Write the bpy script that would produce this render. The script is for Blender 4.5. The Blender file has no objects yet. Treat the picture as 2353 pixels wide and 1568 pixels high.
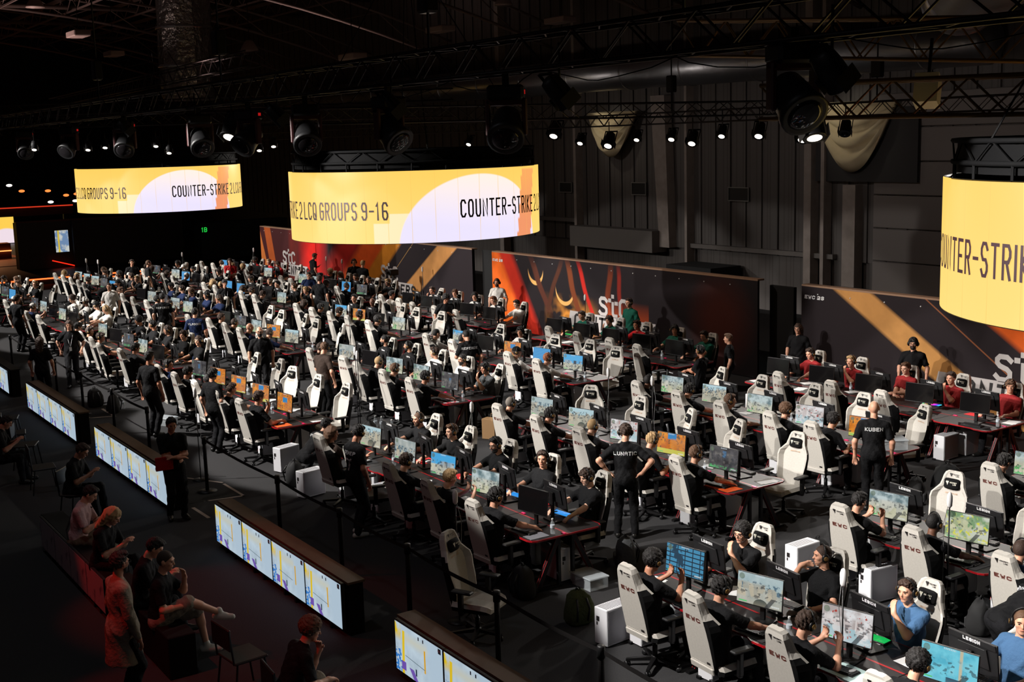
import bpy, math, random
import numpy as np
from mathutils import Vector, Matrix, Euler
R = math.radians
SC = bpy.context.scene
COL = SC.collection
# ---------------------------------------------------------------- camera
PITCH, ROLL, YAW, CAMH, FPX = 0.161, -0.02815, -0.989, 5.93, 2836.0
_cy, _sy, _cp, _sp = math.cos(YAW), math.sin(YAW), math.cos(PITCH), math.sin(PITCH)
_F = Vector((_sy*_cp, _cy*_cp, -_sp)); _R0 = Vector((_cy, -_sy, 0)); _U0 = _R0.cross(_F)
_Rt = _R0*math.cos(ROLL) + _U0*math.sin(ROLL); _Up = -_R0*math.sin(ROLL) + _U0*math.cos(ROLL)
cam_d = bpy.data.cameras.new('camera'); cam = bpy.data.objects.new('camera', cam_d); COL.objects.link(cam)
cam_d.sensor_width = 36.0; cam_d.lens = FPX*36/2353; cam_d.clip_end = 400; cam_d.clip_start = .1
mw = Matrix.Identity(4)
for i in range(3):
    mw[i][0], mw[i][1], mw[i][2] = _Rt[i], _Up[i], -_F[i]
mw[2][3] = CAMH
cam.matrix_world = mw
SC.camera = cam
# ---------------------------------------------------------------- world and exposure
SC.view_settings.view_transform = 'Standard'; SC.view_settings.look = 'None'
SC.view_settings.gamma = 1; SC.view_settings.use_curve_mapping = False
SC.view_settings.exposure = 0.0
wd = bpy.data.worlds.new('hall_dark'); SC.world = wd; wd.use_nodes = True
bg = wd.node_tree.nodes['Background']; bg.inputs[0].default_value = (1.0, .72, .74, 1); bg.inputs[1].default_value = 0.016
try:
    SC.cycles.use_light_tree = True; SC.cycles.max_bounces = 4; SC.cycles.diffuse_bounces = 2
    SC.cycles.glossy_bounces = 2; SC.cycles.transmission_bounces = 3; SC.cycles.transparent_max_bounces = 6
    SC.cycles.use_denoising = True; SC.cycles.sample_clamp_indirect = 3
    SC.cycles.caustics_reflective = False; SC.cycles.caustics_refractive = False
except Exception: pass
# ---------------------------------------------------------------- stage lamps of the rig, plus added fill lamps without fixtures
def spot(x, y, z, tx, ty, tz, watts, deg, col=(1, .96, .91), blend=.12, rad=.06):
    l = bpy.data.lights.new('spot_lamp', 'SPOT'); l.energy = watts; l.spot_size = R(deg); l.spot_blend = blend
    l.color = col; l.shadow_soft_size = rad
    o = bpy.data.objects.new('spot_lamp', l); COL.objects.link(o)
    o.location = (x, y, z); o.rotation_euler = (Vector((tx, ty, tz))-Vector((x, y, z))).to_track_quat('-Z', 'Y').to_euler()
    return o
FRONT_X = [-4, -8, -12, -16.4, -21, -25.5, -30, -35, -40, -46, -52]
for i, x in enumerate(FRONT_X):          # camera-side truss, aimed across the tables
    (spot(x-3.5, 2.0, 8.0, x, 13.4, .8, 6600, 33, rad=.09) if -18 < x < -11 else spot(x-3.5, 2.0, 8.0, x, 12.2, .8, 8200 if x < -18 else 6200, 41, rad=.09))
for i, x in enumerate([-6, -11, -16, -21.5, -27, -33, -39, -46, -53]):   # middle truss, aimed at the back rows
    spot(x-2.5, 8.3, 6.5, x, 18.2, .9, 1900, 44)
for i, x in enumerate([-7, -13, -19, -26, -33, -41, -50]):               # rear truss, aimed back to the front rows
    spot(x-3.0, 22.3, 6.2, x+1, 13.6, .8, 1300, 60, (1, .93, .85), .3)
for i, x in enumerate([-16, -24, -33, -42, -51]):                        # added wall light on no truss, grazing the printed walls
    spot(x-1.5, 16.6, 6.7, x, 21.0, .9, 620, 70, (1, .85, .75), .6)
for (x, y, tx, ty, w) in [(-18.5, 1.2, -15.3, 4.9, 60), (-13, 1.5, -12.6, 3.5, 50), (-11, 1.0, -10.9, 4.6, 30)]:   # red heads on the audience
    spot(x, y, 6.0, tx, ty, .4, w*8, 28, (1, .03, .02), .5)
for x in (-10, -16, -22, -29):               # weak red wash over the front edge of the tables
    spot(x, .8, 5.5, x-.5, 7.6, .3, 34, 60, (1, .10, .10), .8, .3)
for (x, y, w) in [(-62, 12, 900), (-48, 10, 850), (-36, 12, 700), (-22, 12, 520), (-30, 20, 420), (-50, 22, 500)]:   # added uplights without fixtures, to lift the dark roof
    spot(x, y, 7.6, x+1, y+2, 15, w, 120, (1, .74, .68), 1, .2)
for x in (-6, -13, -20, -28, -37):           # added broad dim fill over the audience side
    spot(x, 3.5, 9.5, x, 5.5, 0, 130, 110, (.92, .95, 1), 1, .4)
for x in (-38, -31, -24, -17):               # added fill to brighten the cladding behind the printed walls
    spot(x, 22.7, 6.9, x, 30, 4.5, 150, 100, (1, .90, .85), 1, .2)
# ---------------------------------------------------------------- node expressions
class S:
    def __init__(s, nt, k): s.nt, s.k = nt, k
    def _m(s, op, *a, clamp=False):
        n = s.nt.nodes.new('ShaderNodeMath'); n.operation = op; n.use_clamp = clamp
        for i, v in enumerate((s,)+a):
            if isinstance(v, S): s.nt.links.new(v.k, n.inputs[i])
            else: n.inputs[i].default_value = float(v)
        return S(s.nt, n.outputs[0])
    def __add__(s, o): return s._m('ADD', o)
    def __sub__(s, o): return s._m('SUBTRACT', o)
    def __mul__(s, o): return s._m('MULTIPLY', o)
    def __neg__(s): return s._m('MULTIPLY', -1)
    def __rsub__(s, o): return (-s)+o
    def __pow__(s, o): return s._m('POWER', o)
    __radd__ = __add__; __rmul__ = __mul__
    def abs(s): return s._m('ABSOLUTE')
    def sqrt(s): return s._m('SQRT')
    def sin(s): return s._m('SINE')
    def mod(s, o): return s._m('FLOORED_MODULO', o)
    def atan2(s, o): return s._m('ARCTAN2', o)
    def step(s, a, soft=.01): return ((s-a)*(1/soft)+.5)._m('ADD', 0, clamp=True)     # 0 below a, 1 above
    def band(s, a, b, soft=.01): return s.step(a, soft)*(1-s.step(b, soft))
def pw(nt):
    n = nt.nodes.new('ShaderNodeTexCoord'); s = nt.nodes.new('ShaderNodeSeparateXYZ'); nt.links.new(n.outputs['Object'], s.inputs[0])
    return S(nt, s.outputs[0]), S(nt, s.outputs[1]), S(nt, s.outputs[2]), n.outputs['Object']
def noise(nt, vec, scale, detail=2, sx=None):
    n = nt.nodes.new('ShaderNodeTexNoise'); n.inputs['Scale'].default_value = scale; n.inputs['Detail'].default_value = detail
    if sx:
        m = nt.nodes.new('ShaderNodeMapping'); m.inputs['Scale'].default_value = sx; nt.links.new(vec, m.inputs[0]); vec = m.outputs[0]
    nt.links.new(vec, n.inputs['Vector']); return S(nt, n.outputs[0])
def vor(nt, vec, scale, sx=(1, 1, 1)):       # one random value per blocky cell
    m = nt.nodes.new('ShaderNodeMapping'); m.inputs['Scale'].default_value = sx; nt.links.new(vec, m.inputs[0])
    n = nt.nodes.new('ShaderNodeTexVoronoi'); n.distance = 'CHEBYCHEV'; n.inputs['Scale'].default_value = scale; nt.links.new(m.outputs[0], n.inputs['Vector'])
    q = nt.nodes.new('ShaderNodeSeparateColor'); nt.links.new(n.outputs['Color'], q.inputs[0]); return S(nt, q.outputs[0])
class C:
    def __init__(s, nt, k): s.nt, s.k = nt, k
def rgb(nt, c):
    n = nt.nodes.new('ShaderNodeRGB'); n.outputs[0].default_value = (*c[:3], 1); return C(nt, n.outputs[0])
def mix(f, a, b):
    nt = f.nt; n = nt.nodes.new('ShaderNodeMixRGB'); nt.links.new(f.k, n.inputs[0])
    for i, v in ((1, a), (2, b)):
        if isinstance(v, C): nt.links.new(v.k, n.inputs[i])
        else: n.inputs[i].default_value = (*v[:3], 1)
    return C(nt, n.outputs[0])
def lin(r, g, b):
    f = lambda v: (v/255/12.92) if v/255 <= .04045 else ((v/255+.055)/1.055)**2.4
    return (f(r), f(g), f(b))
MATS = {}
def mat(name, col, rough=.6, metal=0, emit=None, es=1, tex=None, alpha=None, trans=0, spec=.5, bump=None, sheen=0):
    if name in MATS: return MATS[name]
    m = bpy.data.materials.new(name); m.use_nodes = True; nt = m.node_tree; b = nt.nodes['Principled BSDF']
    b.inputs['Base Color'].default_value = (*col, 1); b.inputs['Roughness'].default_value = rough; b.inputs['Metallic'].default_value = metal
    b.inputs['Specular IOR Level'].default_value = spec
    if trans: b.inputs['Transmission Weight'].default_value = trans
    if alpha is not None: b.inputs['Alpha'].default_value = alpha
    if emit is not None: b.inputs['Emission Color'].default_value = (*emit, 1); b.inputs['Emission Strength'].default_value = es
    if tex:
        c = tex(nt)
        nt.links.new(c.k, b.inputs['Base Color'])
    if bump:
        x, y, z, v = pw(nt); n = noise(nt, v, bump[0], 3); bp = nt.nodes.new('ShaderNodeBump'); bp.inputs['Strength'].default_value = bump[1]
        bp.inputs['Distance'].default_value = bump[2] if len(bump) > 2 else .01
        nt.links.new(n.k, bp.inputs['Height']); nt.links.new(bp.outputs[0], b.inputs['Normal'])
    MATS[name] = m; return m
def vary(a, b, scale=6, detail=3, sx=None):
    def f(nt):
        x, y, z, v = pw(nt); return mix(noise(nt, v, scale, detail, sx), a, b)
    return f
def glow(name, tex, es=1.0):                 # a surface that gives off light: the picture is its emission
    m = bpy.data.materials.new(name); m.use_nodes = True; nt = m.node_tree; b = nt.nodes['Principled BSDF']
    b.inputs['Base Color'].default_value = (.01, .01, .01, 1); b.inputs['Roughness'].default_value = .35
    c = tex(nt) if callable(tex) else rgb(nt, tex)
    nt.links.new(c.k, b.inputs['Emission Color']); b.inputs['Emission Strength'].default_value = es
    MATS[name] = m; return m
black = mat('black_plastic', lin(17, 17, 19), .5)
blackmat = mat('black_fabric', lin(15, 15, 16), .9, spec=.2)
metal = mat('black_metal', lin(22, 21, 22), .4, .4)
steel = mat('steel', lin(150, 150, 150), .35, .9)
cream = mat('cream_fabric', lin(186, 182, 173), .75, tex=vary(lin(176, 171, 163), lin(196, 191, 183), 40), bump=(140, .25, .004))
redtrim = mat('red_trim', lin(158, 14, 24), .4)
desktop = mat('desk_top', lin(30, 28, 29), .5, tex=vary(lin(24, 22, 23), lin(34, 31, 32), 30))
wprint = mat('white_print', lin(225, 225, 225), .5)
dprint = mat('dark_print', lin(30, 26, 26), .5)
rprint = mat('maroon_print', lin(92, 44, 36), .6)
gprint = mat('gold_print', lin(160, 120, 60), .5)
carpet = mat('grey_carpet', (.05, .05, .05), .95, tex=vary(lin(42, 42, 43), lin(64, 63, 64), 60, 6), spec=.15, bump=(220, .3, .004))
wood = mat('brown_board', lin(90, 68, 50), .6, tex=vary(lin(78, 58, 42), lin(98, 74, 54), 8))
whitebox = mat('white_case', lin(226, 226, 230), .4)
clear = mat('clear_plastic', lin(220, 228, 232), .15, alpha=.24)
pink = mat('pink_clip', lin(235, 30, 110), .3)
# ---------------------------------------------------------------- mesh builder
class MB:
    def __init__(s): s.v, s.f, s.m, s.mi, s.sm = [], [], [], 0, False
    def use(s, i, smooth=False): s.mi = i; s.sm = smooth; return s
    def add(s, vs, fs):
        o = len(s.v); s.v += [tuple(v) for v in vs]
        for f in fs: s.f.append(tuple(o+i for i in f)); s.m.append((s.mi, s.sm))
        return s
    def box(s, x0, y0, z0, x1, y1, z1, M=None):
        vs = [Vector((x, y, z)) for z in (z0, z1) for y in (y0, y1) for x in (x0, x1)]
        if M: vs = [M @ v for v in vs]
        return s.add(vs, [(0, 2, 3, 1), (4, 5, 7, 6), (0, 1, 5, 4), (2, 6, 7, 3), (0, 4, 6, 2), (1, 3, 7, 5)])
    def rbox(s, x0, y0, z0, x1, y1, z1, r, M=None):         # box with chamfered edges
        vs = []; X, Y, Z = (x0, x1), (y0, y1), (z0, z1); idx = {}
        for a in (0, 1):
            for b in (0, 1):
                for c in (0, 1):
                    sx, sy, sz = (1, -1)[a], (1, -1)[b], (1, -1)[c]
                    for k, v in enumerate(((X[a], Y[b]+sy*r, Z[c]+sz*r), (X[a]+sx*r, Y[b], Z[c]+sz*r), (X[a]+sx*r, Y[b]+sy*r, Z[c]))):
                        idx[a, b, c, k] = len(vs); vs.append(Vector(v))
        if M: vs = [M @ v for v in vs]
        F = []
        I = lambda *q: idx[q]
        for a in (0, 1): F.append([I(a, 0, 0, 0), I(a, 1, 0, 0), I(a, 1, 1, 0), I(a, 0, 1, 0)][::(-1 if a == 0 else 1)])
        for b in (0, 1): F.append([I(0, b, 0, 1), I(0, b, 1, 1), I(1, b, 1, 1), I(1, b, 0, 1)][::(-1 if b == 0 else 1)])
        for c in (0, 1): F.append([I(0, 0, c, 2), I(1, 0, c, 2), I(1, 1, c, 2), I(0, 1, c, 2)][::(-1 if c == 0 else 1)])
        def q(f, n):
            ce = sum((vs[i] for i in f), Vector())/len(f); nn = (vs[f[1]]-vs[f[0]]).cross(vs[f[2]]-vs[f[0]])
            mid = sum(vs, Vector())/len(vs); F.append(f if nn.dot(ce-mid) > 0 else f[::-1])
        for b in (0, 1):
            for c in (0, 1): q([I(0, b, c, 1), I(1, b, c, 1), I(1, b, c, 2), I(0, b, c, 2)], 0)
        for a in (0, 1):
            for c in (0, 1): q([I(a, 0, c, 0), I(a, 1, c, 0), I(a, 1, c, 2), I(a, 0, c, 2)], 0)
        for a in (0, 1):
            for b in (0, 1): q([I(a, b, 0, 0), I(a, b, 1, 0), I(a, b, 1, 1), I(a, b, 0, 1)], 0)
        for a in (0, 1):
            for b in (0, 1):
                for c in (0, 1): q([I(a, b, c, 0), I(a, b, c, 1), I(a, b, c, 2)], 0)
        return s.add(vs, F)
    def tube(s, pts, r, n=8, cap=True, closed=False):
        pts = [Vector(p) for p in pts]; rs = r if isinstance(r, (list, tuple)) else [r]*len(pts)
        t0 = (pts[1]-pts[0]).normalized(); a = t0.orthogonal().normalized(); vs = []; N = len(pts)
        for i, p in enumerate(pts):
            t = ((pts[(i+1) % N] if closed or i < N-1 else p)-(pts[i-1] if closed or i > 0 else p)).normalized()
            a = (a-t*a.dot(t)).normalized(); b = t.cross(a)
            vs += [p+(a*math.cos(k*2*math.pi/n)+b*math.sin(k*2*math.pi/n))*rs[i] for k in range(n)]
        fs = []
        for i in range(N if closed else N-1):
            j = (i+1) % N
            fs += [(i*n+k, i*n+(k+1) % n, j*n+(k+1) % n, j*n+k) for k in range(n)]
        if cap and not closed: fs += [tuple(range(n))[::-1], tuple((N-1)*n+k for k in range(n))]
        return s.add(vs, fs)
    def lathe(s, prof, n=16, M=None):                        # profile of (radius, z)
        vs = []; fs = []
        for (r_, z) in prof: vs += [Vector((r_*math.cos(k*2*math.pi/n), r_*math.sin(k*2*math.pi/n), z)) for k in range(n)]
        for i in range(len(prof)-1): fs += [(i*n+k, i*n+(k+1) % n, (i+1)*n+(k+1) % n, (i+1)*n+k) for k in range(n)]
        fs += [tuple(range(n))[::-1], tuple((len(prof)-1)*n+k for k in range(n))]
        if M: vs = [M @ v for v in vs]
        return s.add(vs, fs)
    def ball(s, c, r, n=10, m=6, M=None):
        r = r if isinstance(r, (tuple, list)) else (r, r, r)
        vs = [Vector((c[0], c[1], c[2]-r[2]))]; fs = []
        for i in range(1, m):
            t = math.pi*i/m
            vs += [Vector((c[0]+r[0]*math.sin(t)*math.cos(k*2*math.pi/n), c[1]+r[1]*math.sin(t)*math.sin(k*2*math.pi/n), c[2]-r[2]*math.cos(t))) for k in range(n)]
        vs.append(Vector((c[0], c[1], c[2]+r[2]))); L = len(vs)-1
        for k in range(n):
            fs.append((0, 1+(k+1) % n, 1+k)); fs.append((L, L-n+k, L-n+(k+1) % n))
            for i in range(m-2): fs.append((1+i*n+k, 1+i*n+(k+1) % n, 1+(i+1)*n+(k+1) % n, 1+(i+1)*n+k))
        if M: vs = [M @ v for v in vs]
        return s.add(vs, fs)
    def prism(s, poly, d0, d1, M=None):                      # polygon in x,z extruded from y=d0 to y=d1
        n = len(poly); vs = [Vector((x, d0, z)) for x, z in poly]+[Vector((x, d1, z)) for x, z in poly]
        if M: vs = [M @ v for v in vs]
        return s.add(vs, [tuple(range(n)), tuple(range(2*n-1, n-1, -1))]+[(i, (i+1) % n + 0, n+(i+1) % n, n+i)[::-1] for i in range(n)])
    def flat(s, poly, M=None):                               # polygon in x,z at y=0
        vs = [Vector((x, 0, z)) for x, z in poly]
        if M: vs = [M @ v for v in vs]
        return s.add(vs, [tuple(range(len(poly)))])
    def mesh(s, name, mats):
        me = bpy.data.meshes.new(name); me.from_pydata(s.v, [], s.f)
        for m in (mats if isinstance(mats, (list, tuple)) else [mats]): me.materials.append(m)
        me.polygons.foreach_set('material_index', [a for a, b in s.m]); me.polygons.foreach_set('use_smooth', [b for a, b in s.m])
        me.update(); return me
def link(name, data, parent=None, loc=None, rot=None, mw=None):
    o = bpy.data.objects.new(name, data); COL.objects.link(o)
    if parent: o.parent = parent
    if loc: o.location = loc
    if rot: o.rotation_euler = rot
    if mw: o.matrix_local = mw
    return o
def tag(o, label=None, cat=None, group=None, kind=None):
    if label: o['label'] = label
    if cat: o['category'] = cat
    if group: o['group'] = group
    if kind: o['kind'] = kind
    return o
def struct(name, mb, m, **k): return tag(link(name, mb.mesh(name, m)), k.get('label'), kind='structure')
def thing(name, label, cat, loc=(0, 0, 0), rz=0, group=None):
    o = link(name, None, loc=loc, rot=(0, 0, rz)); o.empty_display_size = .1
    return tag(o, label, cat, group)
class Proto:                                                 # a kind: its parts, sub-parts; every copy gets copies of them all
    def __init__(s, name): s.name = name; s.parts = []
    def part(s, name, me, M=None, parent=None, label=None): s.parts.append((name, me, M, parent, label)); return len(s.parts)-1
    def put(s, label, cat, loc, rz=0, group=None, skip=(), swap=None, sc=None):
        r = thing(s.name, label, cat, loc, rz, group); os = []
        if sc: r.scale = (sc,)*3
        for i, (n, me, M, pa, lb) in enumerate(s.parts):
            if n in skip or (pa is not None and os[pa] is None): os.append(None); continue
            o = bpy.data.objects.new('end_trim' if n.startswith('end_trim') else n, me); COL.objects.link(o); o.parent = r if pa is None else os[pa]
            if M is not None: o.matrix_local = M
            if lb: o['label'] = lb
            if swap and n in swap:
                for j, mm in enumerate(swap[n]):
                    if mm: o.material_slots[j].link = 'OBJECT'; o.material_slots[j].material = mm
            os.append(o)
        r.update_tag(); return r, os
# ---------------------------------------------------------------- lettering: squared stroke glyphs on a 4 x 6 grid
GL = {'A': 'ADN,04 50 ...'}
def _g(s): return [[(float(a[0]), float(a[1])) for a in st.split()] for st in s.split('/')]
GLY = {k: _g(v) for k, v in {
 'A': '00 05 16 36 45 40/03 43', 'B': '00 06 36 45 44 33 03/33 42 41 30 00', 'C': '45 36 16 05 01 10 30 41', 'D': '00 06 26 44 42 20 00',
 'E': '46 06 00 40/03 33', 'F': '46 06 00/03 33', 'G': '45 36 16 05 01 10 30 41 43 23', 'H': '00 06/40 46/03 43', 'I': '00 06', 'J': '46 41 30 10 01',
 'K': '00 06/46 03 40', 'L': '06 00 40', 'M': '00 06 23 46 40', 'N': '00 06 40 46', 'O': '01 05 16 36 45 41 30 10 01', 'P': '00 06 36 45 44 33 03',
 'Q': '01 05 16 36 45 41 30 10 01/22 40', 'R': '00 06 36 45 44 33 03/23 40', 'S': '45 36 16 05 04 13 33 42 41 30 10 01', 'T': '06 46/26 20',
 'U': '06 01 10 30 41 46', 'V': '06 20 46', 'W': '06 10 23 30 46', 'X': '06 40/00 46', 'Y': '06 23 46/23 20', 'Z': '06 46 00 40',
 '0': '01 05 16 36 45 41 30 10 01', '1': '05 16 10', '2': '05 16 36 45 43 01 00 40', '3': '05 16 36 45 44 33 13/33 42 41 30 10 01', '5': '46 06 04 34 43 41 30 10 01',
 '6': '45 36 16 05 01 10 30 41 42 33 03', '7': '06 46 20', '8': '13 04 05 16 36 45 44 33 13 02 01 10 30 41 42 33', '9': '01 10 30 41 45 36 16 05 04 13 43', '-': '03 33'}.items()}
def stroke(P, th, mb, M=None, fn=None, italic=0):
    n = len(P); closed = n > 2 and (P[0]-P[-1]).length < 1e-6
    Lf, Rt_ = [], []
    for i, p in enumerate(P):
        a = P[i-1] if i > 0 else (P[-2] if closed else None); b = P[i+1] if i < n-1 else (P[1] if closed else None)
        d1 = (p-a).normalized() if a is not None else None; d2 = (b-p).normalized() if b is not None else None
        if d1 is None: d1 = d2; p = p-d2*th/2
        elif d2 is None: d2 = d1; p = p+d1*th/2
        n1 = Vector((-d1.z, 0, d1.x)); n2 = Vector((-d2.z, 0, d2.x)); m = (n1+n2)
        m = m.normalized() if m.length > 1e-3 else n1
        k = th/2/max(.45, m.dot(n1)); Lf.append(p+m*k); Rt_.append(p-m*k)
    vs = []
    for a, b in zip(Lf, Rt_): vs += [a, b]
    if italic: vs = [Vector((v.x+v.z*italic, 0, v.z)) for v in vs]
    if fn: vs = [fn(v.x, v.z) for v in vs]
    if M: vs = [M @ v for v in vs]
    mb.add(vs, [(2*i, 2*i+1, 2*i+3, 2*i+2) for i in range(n-1)])
def text_mb(txt, h, w, th, gap=.35, mb=None, M=None, fn=None, italic=0):
    """stroke letters; h height, w glyph width, th stroke width; in x,z from the origin; fn bends (x,z) to 3-D"""
    mb = mb or MB(); x = 0
    for ch in txt:
        if ch == ' ': x += w*.6; continue
        g = GLY[ch]; gw = w*(.02 if ch == 'I' else .55 if ch == '1' else .75 if ch == '-' else 1)
        sx = w/4; sz = (h-th)/6
        if ch == 'I': gw = 0
        for st in g:
            stroke([Vector((x+p[0]*sx+(th/2), 0, p[1]*sz+th/2)) for p in st], th, mb, M, fn, italic)
        x += gw+th+gap*w
    mb.w = x-gap*w; return mb
def text_w(txt, w, th, gap=.35): return text_mb(txt, 1, w, th, gap).w
def centred(txt, h, w, th, M, gap=.35, italic=0, mb=None):
    W_ = text_w(txt, w, th, gap); return text_mb(txt, h, w, th, gap, mb, M @ Matrix.Translation((-W_/2, 0, -h/2)), italic=italic)
for (x, tx) in ((-28.5, -25.9), (-39.5, -37.7)): spot(x+1.2, 27.5, 7.4, tx, 30, 5.9, 70, 60, (1, .92, .74), 1, .1)   # spots added to brighten the cloth swags
spot(-76, 13, 5.5, -74, 13.4, .3, 1500, 110, (1, .42, .18), .8, .2)   # warm stage wash
# ================================================================ the hall
b = MB(); b.box(-95, -12, -.1, 20, 45, 0); struct('floor', b, carpet)
hallwall = mat('dark_wall', lin(40, 36, 36), .8)
b = MB(); b.box(-95, -12, 15.6, 20, 45, 15.8); struct('ceiling', b, mat('ceiling_sheet', lin(56, 44, 42), .8, tex=vary(lin(46, 36, 34), lin(66, 52, 50), 1.2, 3, (1, .1, 1))))
def corr(nt):                                                # ribbed metal cladding, ribs of unequal spacing
    x, y, z, v = pw(nt)
    r = ((x*1.0).mod(.32)).band(.02, .07, .03) + ((x+.11).mod(.96)).band(.0, .05, .03)
    c = mix(r, lin(92, 88, 86), lin(66, 62, 60)); return mix(noise(nt, v, 1.5, 4, (1, 1, .15)), c, lin(80, 72, 68))
clad = mat('ribbed_cladding', (.1, .1, .1), .6, tex=corr)
YB = 30.0
b = MB()
for i in range(0, 130):                                      # ribs as real relief
    x0 = -84+i*.75
    b.box(x0, YB, 1.9, x0+.62, YB+.1, 15.6); b.box(x0+.62, YB+.06, 1.9, x0+.75, YB+.12, 15.6)
b.box(-95, YB+.12, 0, 20, YB+.5, 15.6)
struct('wall_back', b, clad)
b = MB(); b.box(-95.3, -12, 0, -95, 45, 15.6); struct('wall_left', b, hallwall)
b = MB(); b.box(20, -12, 0, 20.3, 45, 15.6); struct('wall_right', b, hallwall)
colm = mat('column_grey', lin(150, 138, 130), .7, tex=vary(lin(120, 110, 104), lin(165, 152, 144), 3))
for i, (x, w, z0, z1, sl) in enumerate([(-40.25, .16, 0, 15.6, 0), (-35.0, .55, 1.9, 7.4, .45), (-33.6, .12, 0, 15.6, 0), (-27.9, .3, 0, 15.6, 0), (-27.2, .14, 0, 15.6, 0), (-26.3, .5, 0, 4.3, 0), (-45.8, .3, 0, 15.6, 0)]):
    b = MB(); b.prism([(x, z0), (x+w, z0), (x+w-sl*.5, z1), (x-sl, z1)], YB-.35, YB+.02); struct('trim_%d' % (i+1), b, colm)
def pelmet(n, x0, x1, z0, z1, y0):
    b = MB(); b.box(x0, y0, z0, x1, YB, z1); struct('trim_%d' % n, b, mat('pelmet_grey', lin(104, 98, 94), .8))
pelmet(11, -40.1, -35.0, 1.7, 2.5, YB-.7); pelmet(12, -33.5, -26.8, 1.95, 2.1, YB-.2); pelmet(13, -44, -40.3, 2.6, 2.75, YB-.2)
b = MB(); b.box(-33.4, YB-1.4, 0, -31.1, YB, 1.45); struct('trim_14', b, mat('dark_booth', lin(26, 26, 28), .8))
# roller door in panels at the right
b = MB()
for i in range(7): b.rbox(-25.3, YB-.12, i*1.0+.02, -10, YB-.02, i*1.0+.99, .02)
tag(link('door_1', b.mesh('door_1', mat('door_panel', lin(112, 104, 100), .6))), kind='structure')
for i, (x, z, w, h) in enumerate([(-41.2, 3.98, .82, .36), (-36.5, 4.0, .8, .42), (-31.15, 3.9, .95, .42)]):
    t = thing('wall_vent', ['small dark vent on ribbed wall, nearest the middle screen', 'dark framed vent left of the tapered wall column', 'dark vent on the ribbed wall right of the tapered column'][i], 'vent', (x, YB-.02, z))
    b = MB(); b.box(0, 0, 0, w, .02, h); link('vent_panel', b.mesh('vent', mat('vent_dark', lin(20, 20, 20), .5)), t, (-w/2, -.03, -h/2))
    b = MB(); b.box(-.03, -.04, -.03, w+.03, 0, 0); b.box(-.03, -.04, h, w+.03, 0, h+.03); b.box(-.03, -.04, 0, 0, 0, h); b.box(w, -.04, 0, w+.03, 0, h)
    link('vent_frame', b.mesh('vent_frame', mat('frame_grey', lin(120, 118, 114), .5)), t, (-w/2, -.03, -h/2))
# draped cloth swags on the wall
cloth = mat('draped_cloth', lin(190, 174, 140), .9, tex=vary(lin(178, 162, 130), lin(200, 184, 150), 3))
def swag(x, z, w, h, lab):
    n, m = 24, 14; vs = []; fs = []
    for j in range(m+1):
        for i in range(n+1):
            u = i/n*2-1; v = j/m; zz = z-(v*h)*(1-u*u*.92)-.15*u*u*v
            yy = YB-.45-.16*math.sin(v*24+u*u*3)*(1-.5*u*u)-.12*math.cos(u*2.4)
            vs.append((x+u*w/2*(1-.12*v), yy, zz))
    for j in range(m):
        for i in range(n): a = j*(n+1)+i; fs.append((a, a+1, a+n+2, a+n+1))
    b = MB().use(0, True).add(vs, fs); o = link('draped_cloth', b.mesh('draped_cloth', cloth)); tag(o, lab, 'cloth')
    md = o.modifiers.new('solid', 'SOLIDIFY'); md.thickness = .02
swag(-37.7, 6.9, 3.0, 1.7, 'grey cloth swag hung on the wall behind the bright par cans')
swag(-25.9, 6.8, 3.3, 2.1, 'beige cloth swag hung above the roller door at the right')
b = MB(); b.box(-27.5, YB-.25, 4.4, -23.6, YB-.18, 6.6); tag(link('hanging_sheet', b.mesh('sheet', mat('dark_sheet', lin(52, 50, 50), .9))), 'dark sheet hanging behind the beige cloth swag', 'cloth')
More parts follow.
